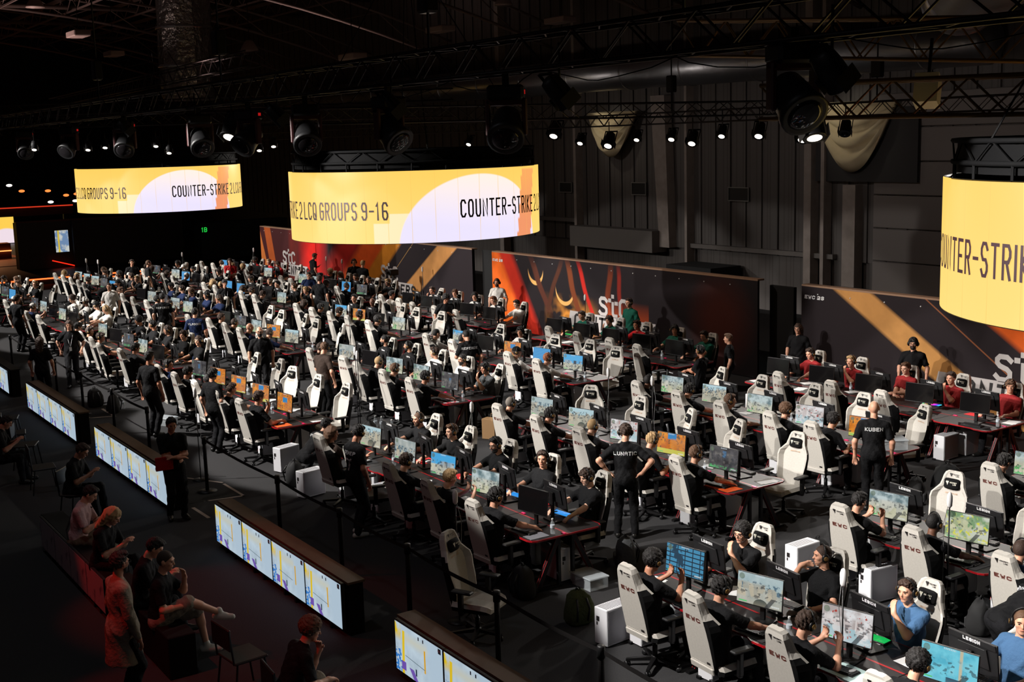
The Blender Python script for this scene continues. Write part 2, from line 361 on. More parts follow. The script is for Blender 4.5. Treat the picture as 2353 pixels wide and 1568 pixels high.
# ================================================================ printed partition walls
YW = 21.25; HW_ = 2.42
ply = mat('plywood_edge', lin(140, 108, 84), .7)
def soft(nt, x0, base, items):
    """items: slanted bands (a, b, slope, colour, soft) over dark cloth print"""
    x, y, z, v = pw(nt); c = rgb(nt, base)
    n = noise(nt, v, 2.2, 3)
    for (a, bb, sl, col, so) in items:
        d = x-z*sl
        c = mix(d.step(a, so)*(1-d.step(bb, so)), c, mix(n, col, tuple(q*.55 for q in col)))
    return c
ORG, RED, GOLD, MAR = lin(226, 92, 22), lin(196, 24, 14), lin(176, 112, 56), lin(60, 22, 20)
def wall_print(k):
    def f(nt):
        x, y, z, v = pw(nt)
        if k == 0: return soft(nt, 0, lin(64, 24, 26), [(.35, 1.0, -.45, lin(220, 126, 60), .06), (1.2, 1.9, -.3, lin(190, 92, 40), .05), (3.0, 3.9, .1, lin(110, 34, 28), .3), (4.6, 7.6, .0, lin(230, 30, 20), 1.2)])
        if k == 1: return soft(nt, 0, lin(34, 27, 31), [(-1, .55, .1, lin(214, 30, 28), .9), (-.4, 1.5, 1.2, lin(170, 34, 26), .9), (1.3, 3.3, 1.3, lin(224, 88, 28), .5), (3.1, 4.25, 1.3, lin(212, 132, 34), .25), (4.95, 4.99, 1.35, lin(170, 130, 76), .02), (6.2, 7.5, 1.55, lin(214, 150, 86), .12)])
        if k == 2:
            c = soft(nt, 0, lin(32, 26, 29), [(-3, 2.2, -.66, lin(250, 112, 32), .35), (2.0, 2.75, -.66, lin(206, 46, 26), .3)])
            n = noise(nt, v, 1.6, 2); c = mix(x.band(3.3, 5.2, .9)*(1-z.step(1.15, .6))*n.step(.5, .2), c, lin(214, 140, 56))
            for (cx, cz, rr, w) in ((2.45, 1.95, .40, .13), (3.95, 1.52, .46, .12)):       # crescents
                d = ((x-cx)*(x-cx)+(z-cz)*(z-cz)).sqrt(); e = ((x-cx)*(x-cx)+(z-cz-w)*(z-cz-w)).sqrt()
                c = mix((1-d.step(rr, .02))*e.step(rr, .02), c, lin(226, 172, 100))
            for (a, sl, w, col) in ((4.5, -.35, .12, lin(120, 60, 32)), (5.15, -.45, .09, lin(196, 40, 30)), (6.0, .12, .11, lin(110, 48, 26)), (2.9, -.6, .14, lin(84, 44, 32)), (3.2, .5, .10, lin(80, 44, 30)), (6.6, -.1, .08, lin(130, 36, 26))):
                d = x-a+(z-1.2)*(-sl)+(z*5).sin()*.03; c = mix((1-d.abs().step(w, .06))*z.band(.8, 2.3, .4), c, col)
            c = mix((x-6.9).abs()._m('LESS_THAN', .9)*(1-z.step(1.2, .5)), c, lin(150, 60, 26))
            return mix(((x-10.6)*(x-10.6)+(z-1.3)*(z-1.3)).sqrt().step(.9, .9)._m('MULTIPLY', -1)+1, c, lin(70, 28, 20))
        return soft(nt, 0, lin(33, 26, 29), [(4.98, 6.03, -1.65, lin(206, 148, 84), .16), (7.08, 7.13, -1.5, lin(150, 90, 56), .02), (8.3, 10.6, -1.6, lin(224, 96, 28), .25)])
    return f
def logo(t, x, s, sx):
    """the two-line sponsor mark: lower-case letters over a slanted plate"""
    y = -.012; g = mat('grey_print', lin(176, 170, 168), .6)
    b = MB(); M = Matrix.Translation((sx, y, .99))
    th = .105
    for st in ([(.32, .40), (.24, .46), (.08, .46), (.02, .40), (.02, .33), (.08, .27), (.24, .22), (.31, .16), (.31, .07), (.24, .0), (.07, 0), (0, .06)],
               [(.6, .34), (.6, .06), (.65, 0), (.76, 0)], [(.73, .36), (.78, .36)], [(1.22, .40), (1.16, .46), (1.0, .46), (.92, .38), (.92, .08), (1.0, 0), (1.16, 0), (1.22, .06)]):
        stroke([Vector((q[0], 0, q[1])) for q in st], th, b, M)
    b.box(.535, -.001, .49, .665, 0, .60, M); b.box(.40, -.001, .37, .53, 0, .48, M)
    link('sponsor_letters', b.mesh('sponsor_letters', g), t)
    b = MB(); b.flat([(x, .45), (x+3.85, .45), (x+4.0, .95), (x+.12, .95)], Matrix.Translation((0, y, 0)))
    p = link('sponsor_plate', b.mesh('sponsor_plate', g), t)
    b = MB(); text_mb('CONTENDERS', .38, .22, .075, .44, b, Matrix.Translation((x+.3, y-.006, .51)), italic=.12)
    link('plate_letters', b.mesh('plate_letters', dprint), p)
def partition(k, x0, x1, lab, logo_x, ewc, ls=1.0):
    t = thing('printed_wall', lab, 'partition wall', (x0, YW, 0)); w = x1-x0
    b = MB(); b.box(0, 0, .02, w, .06, HW_); link('printed_cloth', b.mesh('printed_cloth', mat('print_%d' % k, (.1, .1, .1), .8, tex=wall_print(k), spec=.2)), t)
    b = MB(); b.box(0, .0, HW_, w, .22, HW_+.04); link('top_rail', b.mesh('top_rail', ply), t)
    b = MB()
    for i in range(int(w/2)+1): xx = min(w-.08, i*2.0); b.box(xx, .06, .02, xx+.06, .2, HW_); b.box(xx, .2, .02, xx+.06, .9, .08)
    link('back_frame', b.mesh('back_frame', blackmat), t)
    b = MB()
    for i in range(int(w/.95)): b.ball((.5+i*.95, -.005, HW_-.16), .016, 6, 4)
    link('rivets', b.mesh('rivets', wprint), t)
    if logo_x is not None: logo(t, logo_x, 1, ls)
    if ewc is not None:
        b = MB(); text_mb('EWC 26', .085, .07, .022, .3, b, Matrix.Translation((ewc, -.01, HW_-.28)), italic=.15); link('corner_mark', b.mesh('corner_mark', wprint), t)
    return t
partition(0, -52.7, -46.82, 'red and maroon printed wall, half hidden behind the middle screen', 1.0, None, 2.5)
partition(1, -46.78, -34.56, 'dark printed wall with red and gold slanted streaks beside the white-shirt team', 4.15, None, 5.75)
partition(2, -33.35, -21.45, 'printed wall with orange left edge and curved gold shapes', 4.1, .05, 5.65)
partition(3, -20.03, -8.0, 'dark printed wall with broad gold diagonal band at the right', 3.72, .1, 5.2)
def flat_box(name, x0, y0, z0, x1, y1, z1, m, label, cat, r=.01):
    cx, cy = (x0+x1)/2, (y0+y1)/2; b = MB(); b.rbox(x0-cx, y0-cy, 0, x1-cx, y1-cy, z1-z0, r)
    return tag(link(name, b.mesh(name, m), loc=(cx, cy, z0)), label, cat)
flat_box('drape_screen', -34.5, 21.6, 0, -33.4, 21.7, 2.4, mat('drape_black', lin(14, 14, 15), .95), 'black drape between the white-shirt team wall and the orange-edged wall', 'drape')
flat_box('drape_screen', -21.4, 21.6, 0, -20.6, 21.7, 2.3, MATS['drape_black'], 'black drape right of the orange-edged printed wall', 'drape')
flat_box('rolling_cabinet', -21.9, 23.9, 0, -20.9, 24.7, 1.95, mat('cabinet_grey', lin(120, 128, 132), .5), 'pale grey upright cabinet in the gap between printed walls', 'cabinet')
b = MB(); b.rbox(-.06, -.03, 0, .06, .03, 1.75, .01)
tag(link('tube_light', b.mesh('tube_light', glow('tube_glow', lin(225, 240, 255), 2.2)), loc=(-21.75, 23.6, .15)), 'bright white upright tube light in the gap between walls', 'light')
t = thing('monitor_trolley', 'dark steel trolley with wooden shelf in the gap between walls', 'trolley', (-20.75, 23.2, 0))
b = MB()
for x in (-.5, .5):
    for y in (-.3, .3): b.box(x-.02, y-.02, 0, x+.02, y+.02, 1.4)
b.box(-.52, -.02, .0, -.48, .02, 1.4, Matrix.Rotation(.35, 4, 'Y')); link('frame', b.mesh('frame', metal), t)
b = MB(); b.box(-.55, -.35, 1.05, .55, .35, 1.12); b.box(-.55, -.35, .5, .55, .35, .54); link('shelf', b.mesh('shelf', wood), t)
# ================================================================ stage at the far left
stg = mat('stage_black', lin(18, 17, 19), .5)
warm = mat('stage_floor', lin(120, 60, 34), .45)
led = glow('led_orange', lin(255, 92, 40), 3.2); ledr = glow('led_red', lin(255, 40, 20), 1.6)
b = MB(); b.box(-90, -6, 0, -59.0, 29.5, .30); tag(link('stage_deck', b.mesh('stage_deck', [stg])), 'low black stage deck at the far end of the hall', 'stage')
b = MB(); b.box(-88, 0, .30, -66.5, 14.9, .33); tag(link('stage_carpet', b.mesh('stage_carpet', warm)), 'warm orange-lit floor of the stage at the far left', 'stage floor')
def strip(x, y0, y1, z, m, lab, h=.06, rx=0):
    b = MB(); b.box(-.02, -(y1-y0)/2, -h/2, .02, (y1-y0)/2, h/2); tag(link('light_strip', b.mesh('light_strip', m), loc=(x, (y0+y1)/2, z), rot=(rx, 0, 0)), lab, 'light strip', 'light strips along the stage edge')
for y0, y1, z, l in [(11.2, 11.6, .24, 'leftmost in the photo'), (11.73, 12.05, .24, 'second from the left'), (12.5, 14.35, .26, 'the longest one'), (14.9, 15.3, .25, 'just right of the longest'), (16.25, 16.6, .27, 'upper of the stacked pair'), (16.28, 16.55, .10, 'lower of the stacked pair'), (17.3, 17.7, .25, 'behind the black and white jersey'), (17.35, 17.65, .11, 'below the one behind the jersey'), (18.1, 18.25, .25, 'small one left of the red shirts'), (18.65, 18.95, .26, 'rightmost behind red shirts')]:
    strip(-58.96, y0, y1, z, led, 'glowing orange strip on the stage edge, '+l)
# black booths standing on the stage
t = thing('stage_booth', 'large black box structure on the stage, front face toward tables', 'booth', (-67, 17.3, .3))
b = MB(); b.box(2.3, -4.1, 0, 3, 4.2, 2.3); link('body', b.mesh('body', mat('booth_black', lin(30, 29, 33), .6)), t)
b = MB(); b.box(2.6, -4.1, 2.3, 3, 4.2, 2.36); link('top_trim', b.mesh('top_trim', mat('booth_trim', lin(90, 26, 22), .6)), t)
b = MB(); b.box(3.0, -1.5, 0, 3.3, -1.4, 2.3); link('side_fin', b.mesh('side_fin', MATS['booth_black']), t)
flat_box('stage_booth', -62.8, 21.7, .3, -61.8, 26.5, 2.2, mat('booth_teal', lin(30, 40, 46), .7), 'dark teal panel right of the large black booth', 'booth')
t = thing('hanging_display', 'narrow portrait display showing a pale game picture on black booth', 'display', (-63.93, 15.3, 1.05))
b = MB(); b.box(-.07, -.36, -.06, -.02, .36, 1.12); link('bezel', b.mesh('bezel', black), t)
def pale(nt):
    x, y, z, v = pw(nt); c = mix(noise(nt, v, 3, 2).step(.5, .1), lin(120, 150, 190), lin(214, 218, 214)); return mix(y.band(-.2, -.12, .02), c, lin(230, 200, 60))
b = MB(); b.box(-.02, -.32, 0, 0, .32, 1.08); link('screen', b.mesh('screen', glow('pale_screen', pale, .8)), t)
strip(-63.6, 14.65, 15.75, .52, ledr, 'slanting red strip light at the foot of the black booth', .05, -.30)
b = MB(); text_mb('1B', .24, .12, .035, .3, b, Matrix.Rotation(R(90), 4, 'Z')); tag(link('exit_sign', b.mesh('exit_sign', glow('sign_green', lin(40, 230, 80), .9)), loc=(-61.78, 21.75, 1.72)), 'small green illuminated sign on the dark wall', 'sign')
YEL = lin(255, 208, 84)
def bigpic(nt):
    x, y, z, v = pw(nt); d = ((y-2.2)*(y-2.2)+(z+1.2)*(z+1.2)).sqrt(); return mix(1-d.step(1.25, .1), YEL, lin(240, 222, 232))
t = thing('stage_screen', 'wide yellow video screen behind the stage at far left', 'video screen', (-84, 14.5, 1.22))
b = MB(); b.box(-.3, -9, -.92, 0, 2.8, .95); link('cabinet', b.mesh('cabinet', black), t)
b = MB(); b.box(0, -8.8, -.88, .03, 2.7, .9); link('picture', b.mesh('picture', glow('stage_picture', bigpic, 1.0)), t)
t = thing('stage_fascia', 'dark red fascia beam above the yellow stage screen', 'fascia', (-80, 12.5, 2.2))
b = MB(); b.box(-.3, -9, 0, .3, 7.4, .6); link('beam', b.mesh('beam', mat('fascia_red', lin(84, 26, 20), .6)), t)
b = MB(); b.box(.3, -9, .5, .34, 7.4, .56); link('glow_edge', b.mesh('glow_edge', glow('fascia_glow', lin(255, 70, 40), .7)), t)
for sx in (-8.5, 7.0): b = MB(); b.box(-.15, sx-.15, -1.9, .15, sx+.15, 0); link('support', b.mesh('support', metal), t)
flat_box('desk_riser', -72.5, 11.0, .33, -71.6, 14.4, 1.15, mat('riser_brown', lin(96, 52, 34), .6), 'brown stage desk in front of the yellow stage screen', 'desk')
strip(-71.5, 11.0, 14.4, .75, glow('led_warm', lin(255, 150, 80), 2.0), 'warm strip light along the front of the stage desk')
for i, (y, z, c) in enumerate([(15.95, 3.85, 0), (17.4, 3.8, 0), (17.5, 3.15, 1), (18.4, 3.5, 0), (19.0, 3.55, 0), (18.9, 3.15, 1), (15.3, 4.2, 1)]):
    b = MB().use(0, True); b.ball((0, 0, 0), (.1, .17, .08), 12, 8); tag(link('stage_lamp', b.mesh('stage_lamp', glow('lamp_amber', lin(255, 130, 60), 1.6) if not c else glow('lamp_cool', lin(250, 235, 225), 2.0)), loc=(-75, y, z)), 'distant glowing stage lamp above the fascia, %s' % ['first amber from the left', 'second amber', 'white one below the second amber', 'third amber', 'fourth amber', 'small white beside the screen edge', 'white one at the far left'][i], 'stage light')
# ================================================================ hanging cylindrical screens
def cyl_tex(nt):
    x, y, z, v = pw(nt); az = x.atan2(y)*(180/math.pi)               # bearing from the cylinder's middle
    c = mix(z.step(.75, 2.2), lin(255, 219, 124), lin(253, 204, 92))
    s = 2.85*math.pi/180
    for base in (90, -30):
        da = ((az-base+540).mod(360)-180)*s                          # metres along the face, rightwards is minus
        u = -da
        d = (u*u*.8+(z+.12)*(z+.12)*1.15).sqrt()
        dome = 1-d.step(1.62, .03)
        low = mix((z-.55+u*.1).step(.25, 1.1), lin(232, 224, 252), lin(255, 238, 226))
        ledge = (u.band(-2.35, -1.1, .02)*(1-z.step(.42, .02)))+(u.band(-2.0, -1.1, .02)*(1-z.step(.62, .02)))
        c = mix(ledge._m('MINIMUM', 1), c, lin(253, 232, 184))
        c = mix(dome, c, low)
        teeth = (((u+z*.35)*6.5).mod(1.0)-.5).abs()*.32
        hand = (u-(1.52)+(z-.75)*(-.16)+teeth*.4).abs()
        c = mix((1-hand.step(.30, .03))*z.band(-.1, 1.45, .05), c, mix(z.step(.8, .9), lin(238, 150, 104), lin(246, 168, 96)))
    g = noise(nt, v, 1.2, 1)
    grid = ((az*s).mod(.5)).step(.012, .004); c = mix(grid, mix(g, c, lin(238, 196, 96)), c)
    return c
cylm = glow('led_picture', cyl_tex, 1.06)
rigblack = mat('rig_black', lin(10, 10, 11), .8, spec=.1)
inkm = mat('screen_black', lin(34, 10, 18), .6)
def cyl_screen(x, y, lab):
    t = thing('hanging_screen', lab, 'video screen', (x, y, 3.87)); Rr, H = 2.85, 1.50
    n = 96; b = MB().use(0, True)
    vs = [(Rr*math.sin(i*2*math.pi/n), Rr*math.cos(i*2*math.pi/n), zz) for zz in (0, H) for i in range(n)]
    b.add(vs, [(i, n+i, n+(i+1) % n, (i+1) % n) for i in range(n)])
    link('led_face', b.mesh('led_face', cylm), t)
    b = MB().use(0, True); r2 = Rr-.09
    vs = [(q*math.sin(i*2*math.pi/n), q*math.cos(i*2*math.pi/n), zz) for (q, zz) in ((r2, -.01), (r2, H+.01), (Rr-.004, -.01), (Rr-.004, H+.01)) for i in range(n)]
    b.add(vs, [(i, (i+1) % n, n+(i+1) % n, n+i) for i in range(n)]+[(i, 2*n+i, 2*n+(i+1) % n, (i+1) % n) for i in range(n)]+[(n+i, n+(i+1) % n, 3*n+(i+1) % n, 3*n+i) for i in range(n)])
    link('inner_ring', b.mesh('inner_ring', black), t)
    b = MB(); z0 = .46*H
    for a0 in (100, 229.3, 351):
        def fn(xx, zz, a0=a0): a = R(a0)-xx/Rr; q = Rr+.012; return Vector((q*math.sin(a), q*math.cos(a), z0-.2+zz+0*xx))
        b = MB(); text_mb('COUNTER-STRIKE 2 LCQ GROUPS 9-16', .38, .098, .038, .40, b, fn=fn); link('running_text', b.mesh('running_text', inkm), t)
        b = MB().use(0, True)                                            # carrier ring truss and drop bars above
    for rr_, zz in ((2.75, H+.18), (2.75, H+.42)): b.tube([(rr_*math.sin(i*2*math.pi/48), rr_*math.cos(i*2*math.pi/48), zz) for i in range(48)], .03, 6, closed=True)
    b.use(0)
    for i in range(24):
        a = i*2*math.pi/24; a2 = a+math.pi/24; p = lambda q, zz: (2.75*math.sin(q), 2.75*math.cos(q), zz)
        b.tube([p(a, H+.18), p(a2, H+.42)], .012, 4); b.tube([p(a2, H+.42), p(a+math.pi/12, H+.18)], .012, 4)
        b.tube([p(a, H+.0), p(a, H+.18)], .02, 5)
    link('carrier_ring', b.mesh('carrier_ring', rigblack), t)
    b = MB().use(0, True); q = 2.7
    b.add([(q*math.sin(i*2*math.pi/n), q*math.cos(i*2*math.pi/n), zz) for zz in (H+.06, H+.44) for i in range(n)], [(i, n+i, n+(i+1) % n, (i+1) % n) for i in range(n)]); link('black_skirt', b.mesh('black_skirt', rigblack), t)
    b = MB()
    for i in range(4):
        a = i*math.pi/2+.4; b.tube([(2.75*math.sin(a), 2.75*math.cos(a), H+.42), (.6*math.sin(a), .6*math.cos(a), H+4)], .012, 5)
    link('hoist_cables', b.mesh('hoist_cables', metal), t)
cyl_screen(-25.1, 13.95, 'middle hanging round yellow video screen with black title text')
cyl_screen(-44.1, 14.1, 'leftmost and smallest hanging round yellow video screen')
cyl_screen(-7.1, 14.0, 'rightmost hanging round yellow video screen, cut by the photo edge')
# ================================================================ furniture kinds
RC = R(13)
def chair_profile():
    # s along the back, half width, half width of the pale back panel, wing reach forward
    return [(0, .20, .185, .035), (.04, .22, .19, .05), (.12, .24, .192, .085), (.24, .255, .192, .09), (.36, .268, .188, .085), (.47, .28, .180, .09), (.54, .266, .172, .085),
            (.60, .22, .162, .06), (.66, .175, .150, .04), (.72, .158, .142, .035), (.79, .143, .128, .03), (.84, .122, .110, .025), (.866, .085, .078, .015)]
BACK_M = Matrix.Translation((0, -.20, .44)) @ Matrix.Rotation(RC, 4, 'X')     # local: x across, y forward, z up along the back
def make_chair():
    P = Proto('gaming_chair')
    b = MB(); pr = chair_profile(); rings = []
    for (s, hw, wb, yf) in pr:
        zb = s; t = .05 if s < .84 else .035
        ring = [(-wb, -t), (wb, -t), (wb+(hw-wb)*.45, -t+.02), (hw, yf-.02), (hw, yf+.008), (hw-.025, yf+.012), (hw-.075 if hw > .17 else hw-.05, .03), (0, .022),
                (-(hw-.075 if hw > .17 else hw-.05), .03), (-(hw-.025), yf+.012), (-hw, yf+.008), (-hw, yf-.02), (-(wb+(hw-wb)*.45), -t+.02)]
        rings.append([(x, y, zb) for x, y in ring])
    n = 13; vs = sum(rings, [])
    shell = MB()
    shell.v = [tuple(v) for v in vs]
    for j in range(len(rings)-1):
        s = pr[j][0]
        for i in range(n):
            mi = 0
            if i in (1, 2, 11, 12) and s < .60: mi = 1
            if i in (3, 10) and s < .5: mi = 1
            if i in (5, 6, 7, 8): mi = 0
            shell.f.append((j*n+i, j*n+(i+1) % n, (j+1)*n+(i+1) % n, (j+1)*n+i)); shell.m.append((mi, False))
    shell.f.append(tuple(range(n))[::-1]); shell.m.append((1, False)); L = (len(rings)-1)*n
    shell.f.append(tuple(L+i for i in range(n))); shell.m.append((0, False))
    bk = P.part('backrest', shell.mesh('backrest', [cream, blackmat]), BACK_M)
    b = MB(); b.rbox(-.188, -.068, -.03, .188, -.045, .045, .008); b.rbox(-.168, -.054, .05, .168, -.049, .056, .001)
    P.part('back_base_strip', b.mesh('back_strip', [cream]), None, bk)
    b = MB(); b.box(.09, -.053, .075, .145, -.05, .10); P.part('tag', b.mesh('tag', dprint), None, bk)
    b = MB(); centred('EWC', .052, .050, .0155, Matrix.Translation((0, -.0525, .585)), mb=b); P.part('chest_logo', b.mesh('chest_logo', rprint), None, bk)
    def brand(b, M, k=1.0):
        b.flat([(-.055*k, .03*k), (-.02*k, .03*k), (-.037*k, -.022*k)], M); b.flat([(-.052*k, .034*k), (-.06*k, .02*k), (-.045*k, -.0*k)], M)
        text_mb('SECRET', .015*k, .0085*k, .0036*k, .35, b, M @ Matrix.Translation((-.008*k, 0, .008*k)))
        text_mb('LAB', .015*k, .0085*k, .0036*k, .35, b, M @ Matrix.Translation((.03*k, 0, -.013*k)))
    b = MB(); brand(b, Matrix.Translation((-.005, -.0525, .765)), 1.25); P.part('maker_logo', b.mesh('maker_logo', dprint), None, bk)
    F = Matrix.Rotation(math.pi, 4, 'Z')
    b = MB(); brand(b, Matrix.Translation((0, .037, .80)) @ F, 1.0); P.part('front_logo', b.mesh('front_logo', dprint), None, bk)
    b = MB(); centred('SECRETLAB', .02, .012, .004, Matrix.Translation((0, .033, .555)) @ F, mb=b); P.part('front_stitching', b.mesh('front_stitching', mat('stitching_tan', lin(196, 160, 130), .7)), None, bk)
    b = MB().use(0, True); rows = []
    for j, z in enumerate([-.075, -.068, -.045, 0, .045, .068, .075]):
        k = [0, .62, .92, 1, .92, .62, 0][j]; kk = max(.02, k)
        wave = .115+.012*abs(z)/.075
        rows.append([(wave*kk*math.cos(a) if abs(math.cos(a)) < .95 else wave*(.5+.5*kk)*math.copysign(1, math.cos(a)), .03+.045*kk*math.sin(a), z) for a in [i*2*math.pi/14 for i in range(14)]])
    m = 14; b.add([p for r_ in rows for p in r_], [(j*m+i, j*m+(i+1) % m, (j+1)*m+(i+1) % m, (j+1)*m+i) for j in range(6) for i in range(m)]+[tuple(range(m))[::-1], tuple(6*m+i for i in range(m))])
    pil = P.part('head_pillow', b.mesh('head_pillow', blackmat), BACK_M @ Matrix.Translation((0, .02, .685)))
    b = MB(); brand(b, Matrix.Translation((0, .0765, 0)) @ F, 1.15); P.part('pillow_logo', b.mesh('pillow_logo', mat('pillow_print', lin(200, 196, 180), .5)), None, pil)
    # seat
    b = MB().use(0, False)
    prof = [(-.27, .40, 0), (-.285, .455, 0), (-.25, .505, 0), (-.19, .485, 0), (0, .478, 0), (.19, .485, 0), (.25, .505, 0), (.285, .455, 0), (.27, .40, 0)]
    ys = [(-.22, .8, 0), (-.19, 1, 0), (.0, 1, 0), (.2, .97, 0), (.27, .88, -.015), (.30, .72, -.05)]
    m = len(prof)
    for (y, k, dz) in ys: b.v += [(x*k, y, z+dz if z > .42 else z) for x, z, _ in prof]
    for j in range(len(ys)-1):
        for i in range(m):
            b.f.append((j*m+i, (j+1)*m+i, (j+1)*m+(i+1) % m, j*m+(i+1) % m)); b.m.append((1 if i in (0, 7, 8) else 0, False))
    b.f.append(tuple(range(m))); b.m.append((1, False)); b.f.append(tuple((len(ys)-1)*m+i for i in range(m))[::-1]); b.m.append((0, False))
    P.part('seat', b.mesh('seat', [cream, blackmat]))
    for sx in (-1, 1):
        b = MB(); b.rbox(sx*.33-.03, -.06, .40, sx*.33+.03, .0, .66, .01); b.box(min(sx*.2, sx*.35), -.05, .385, max(sx*.2, sx*.35), -.01, .41)
        a = P.part('armrest', b.mesh('armrest', metal))
        b = MB(); b.rbox(sx*.33-.05, -.14, .66, sx*.33+.05, .13, .695, .012); P.part('arm_pad', b.mesh('arm_pad', black), None, a)
    b = MB(); b.box(-.13, -.14, .345, .13, .12, .4); b.tube([(.1, 0, .37), (.3, .02, .36)], .009, 6); P.part('tilt_mechanism', b.mesh('tilt', metal))
    b = MB().use(0, True); b.lathe([(.03, .1), (.03, .25), (.016, .25), (.016, .36)], 10); P.part('gas_lift', b.mesh('gas_lift', metal))
    b = MB(); b.lathe([(.05, .065), (.05, .11), (.03, .125)], 10)
    for k in range(5):
        a = k*2*math.pi/5+.3; M = Matrix.Rotation(a, 4, 'Z')
        b.add([M @ Vector(v) for v in ((.03, -.032, .07), (.03, .032, .07), (.03, .028, .115), (.03, -.028, .115), (.33, -.018, .06), (.33, .018, .06), (.33, .016, .085), (.33, -.016, .085))],
              [(0, 1, 2, 3), (7, 6, 5, 4), (0, 4, 5, 1), (3, 2, 6, 7), (0, 3, 7, 4), (1, 5, 6, 2)])
    sb = P.part('star_base', b.mesh('star_base', metal))
    b = MB().use(0, True)
    cm = None
    for k in range(5):
        a = k*2*math.pi/5+.3
        if cm is None:
            for s_ in (-.016, .016): b.lathe([(.008, -.011), (.029, -.011), (.029, .011), (.008, .011)], 10, Matrix.Translation((0, s_, 0)) @ Matrix.Rotation(R(90), 4, 'X'))
            b.tube([(0, 0, 0), (0, 0, .035)], .008, 6); cm = b.mesh('caster', black)
        P.part('caster', cm, Matrix.Translation((.315*math.cos(a), .315*math.sin(a), .03)) @ Matrix.Rotation(a*2.3, 4, 'Z'), sb)
    return P
CHAIR = make_chair()
FARSKIP = ('caster', 'tag', 'front_logo', 'front_stitching', 'tilt_mechanism', 'back_base_strip')
def make_desk():
    P = Proto('gaming_desk')                                # origin under the middle of the rear edge, front towards -y
    W_ = 1.19; d = .6
    poly = [(-W_/2, 0), (W_/2, 0), (W_/2, -.50), (W_/2-.035, -.565), (W_/2-.10, -.6), (.32, -.6), (.22, -.555), (-.22, -.555), (-.32, -.6), (-W_/2+.10, -.6), (-W_/2+.035, -.565), (-W_/2, -.50)]
    b = MB(); n = len(poly); b.add([(x, y, .712) for x, y in poly]+[(x, y, .732) for x, y in poly], [tuple(range(n)), tuple(range(2*n-1, n-1, -1))][::1])
    FE = list(range(2, 10))                                  # edges along the seated side
    b.add([(x, y, .712) for x, y in poly]+[(x, y, .7325) for x, y in poly], [(i, n+i, n+(i+1) % n, (i+1) % n) for i in range(n) if i not in FE])
    b.use(1); b.add([(x, y, .712) for x, y in poly]+[(x, y, .7325) for x, y in poly], [(i, n+i, n+(i+1) % n, (i+1) % n) for i in FE])
    def ins(p, k): return (p[0]*(1-k/.6), -.3+(p[1]+.3)*(1-k/.3))
    q0 = 0
    q = [ins(p, .014) for p in poly]
    b.add([(x, y, .7335) for x, y in poly]+[(x, y, .7335) for x, y in q], [(i, (i+1) % n, n+(i+1) % n, n+i) for i in FE+[0]])
    tp = P.part('tabletop', b.mesh('tabletop', [desktop, redtrim]))
    b = MB(); b.rbox(W_/2-.10, -.06, .733, W_/2-.02, -.02, .743, .004); P.part('cable_clip', b.mesh('cable_clip', pink), None, tp)
    for sx in (-1, 1):
        b = MB(); xx = sx*(W_/2+.001); b.box(min(xx, xx-sx*.012), -.50, .7125, max(xx, xx-sx*.012), 0, .7345); P.part('end_trim_'+('left' if sx < 0 else 'right'), b.mesh('end_trim', redtrim), None, tp)
    for sx in (-1, 1):
        b = MB(); x = sx*(W_/2-.08)
        def beam(y0, z0, y1, z1, w, mi, xo=0, dx=.026):
            b.use(mi); a = Vector((0, y0, z0)); c_ = Vector((0, y1, z1)); t = (c_-a).normalized(); nn = Vector((0, -t.z, t.y))*w
            v = [Vector((x+xo+s*dx, 0, 0))+p for s in (-1, 1) for p in (a+nn, a-nn, c_-nn, c_+nn)]
            b.add(v, [(0, 1, 2, 3), (7, 6, 5, 4), (0, 4, 5, 1), (1, 5, 6, 2), (2, 6, 7, 3), (3, 7, 4, 0)])
        beam(-.12, .70, -.47, .03, .03, 0); beam(-.12, .70, -.47, .03, .0325, 1, -.021, .004); beam(-.12, .70, -.47, .03, .0325, 1, .021, .004)
        b.use(0); b.box(x-.03, -.58, 0, x+.03, -.08, .035); b.box(x-.03, -.5, .685, x+.03, -.05, .712); b.rbox(x-.025, -.14, .03, x+.025, -.09, .70, .005)
        P.part('leg_frame', b.mesh('leg_frame', [metal, redtrim]))
    b = MB(); b.box(-.5, -.1, .55, .5, -.08, .685); P.part('rear_beam', b.mesh('rear_beam', metal))
    return P
DESK = make_desk()
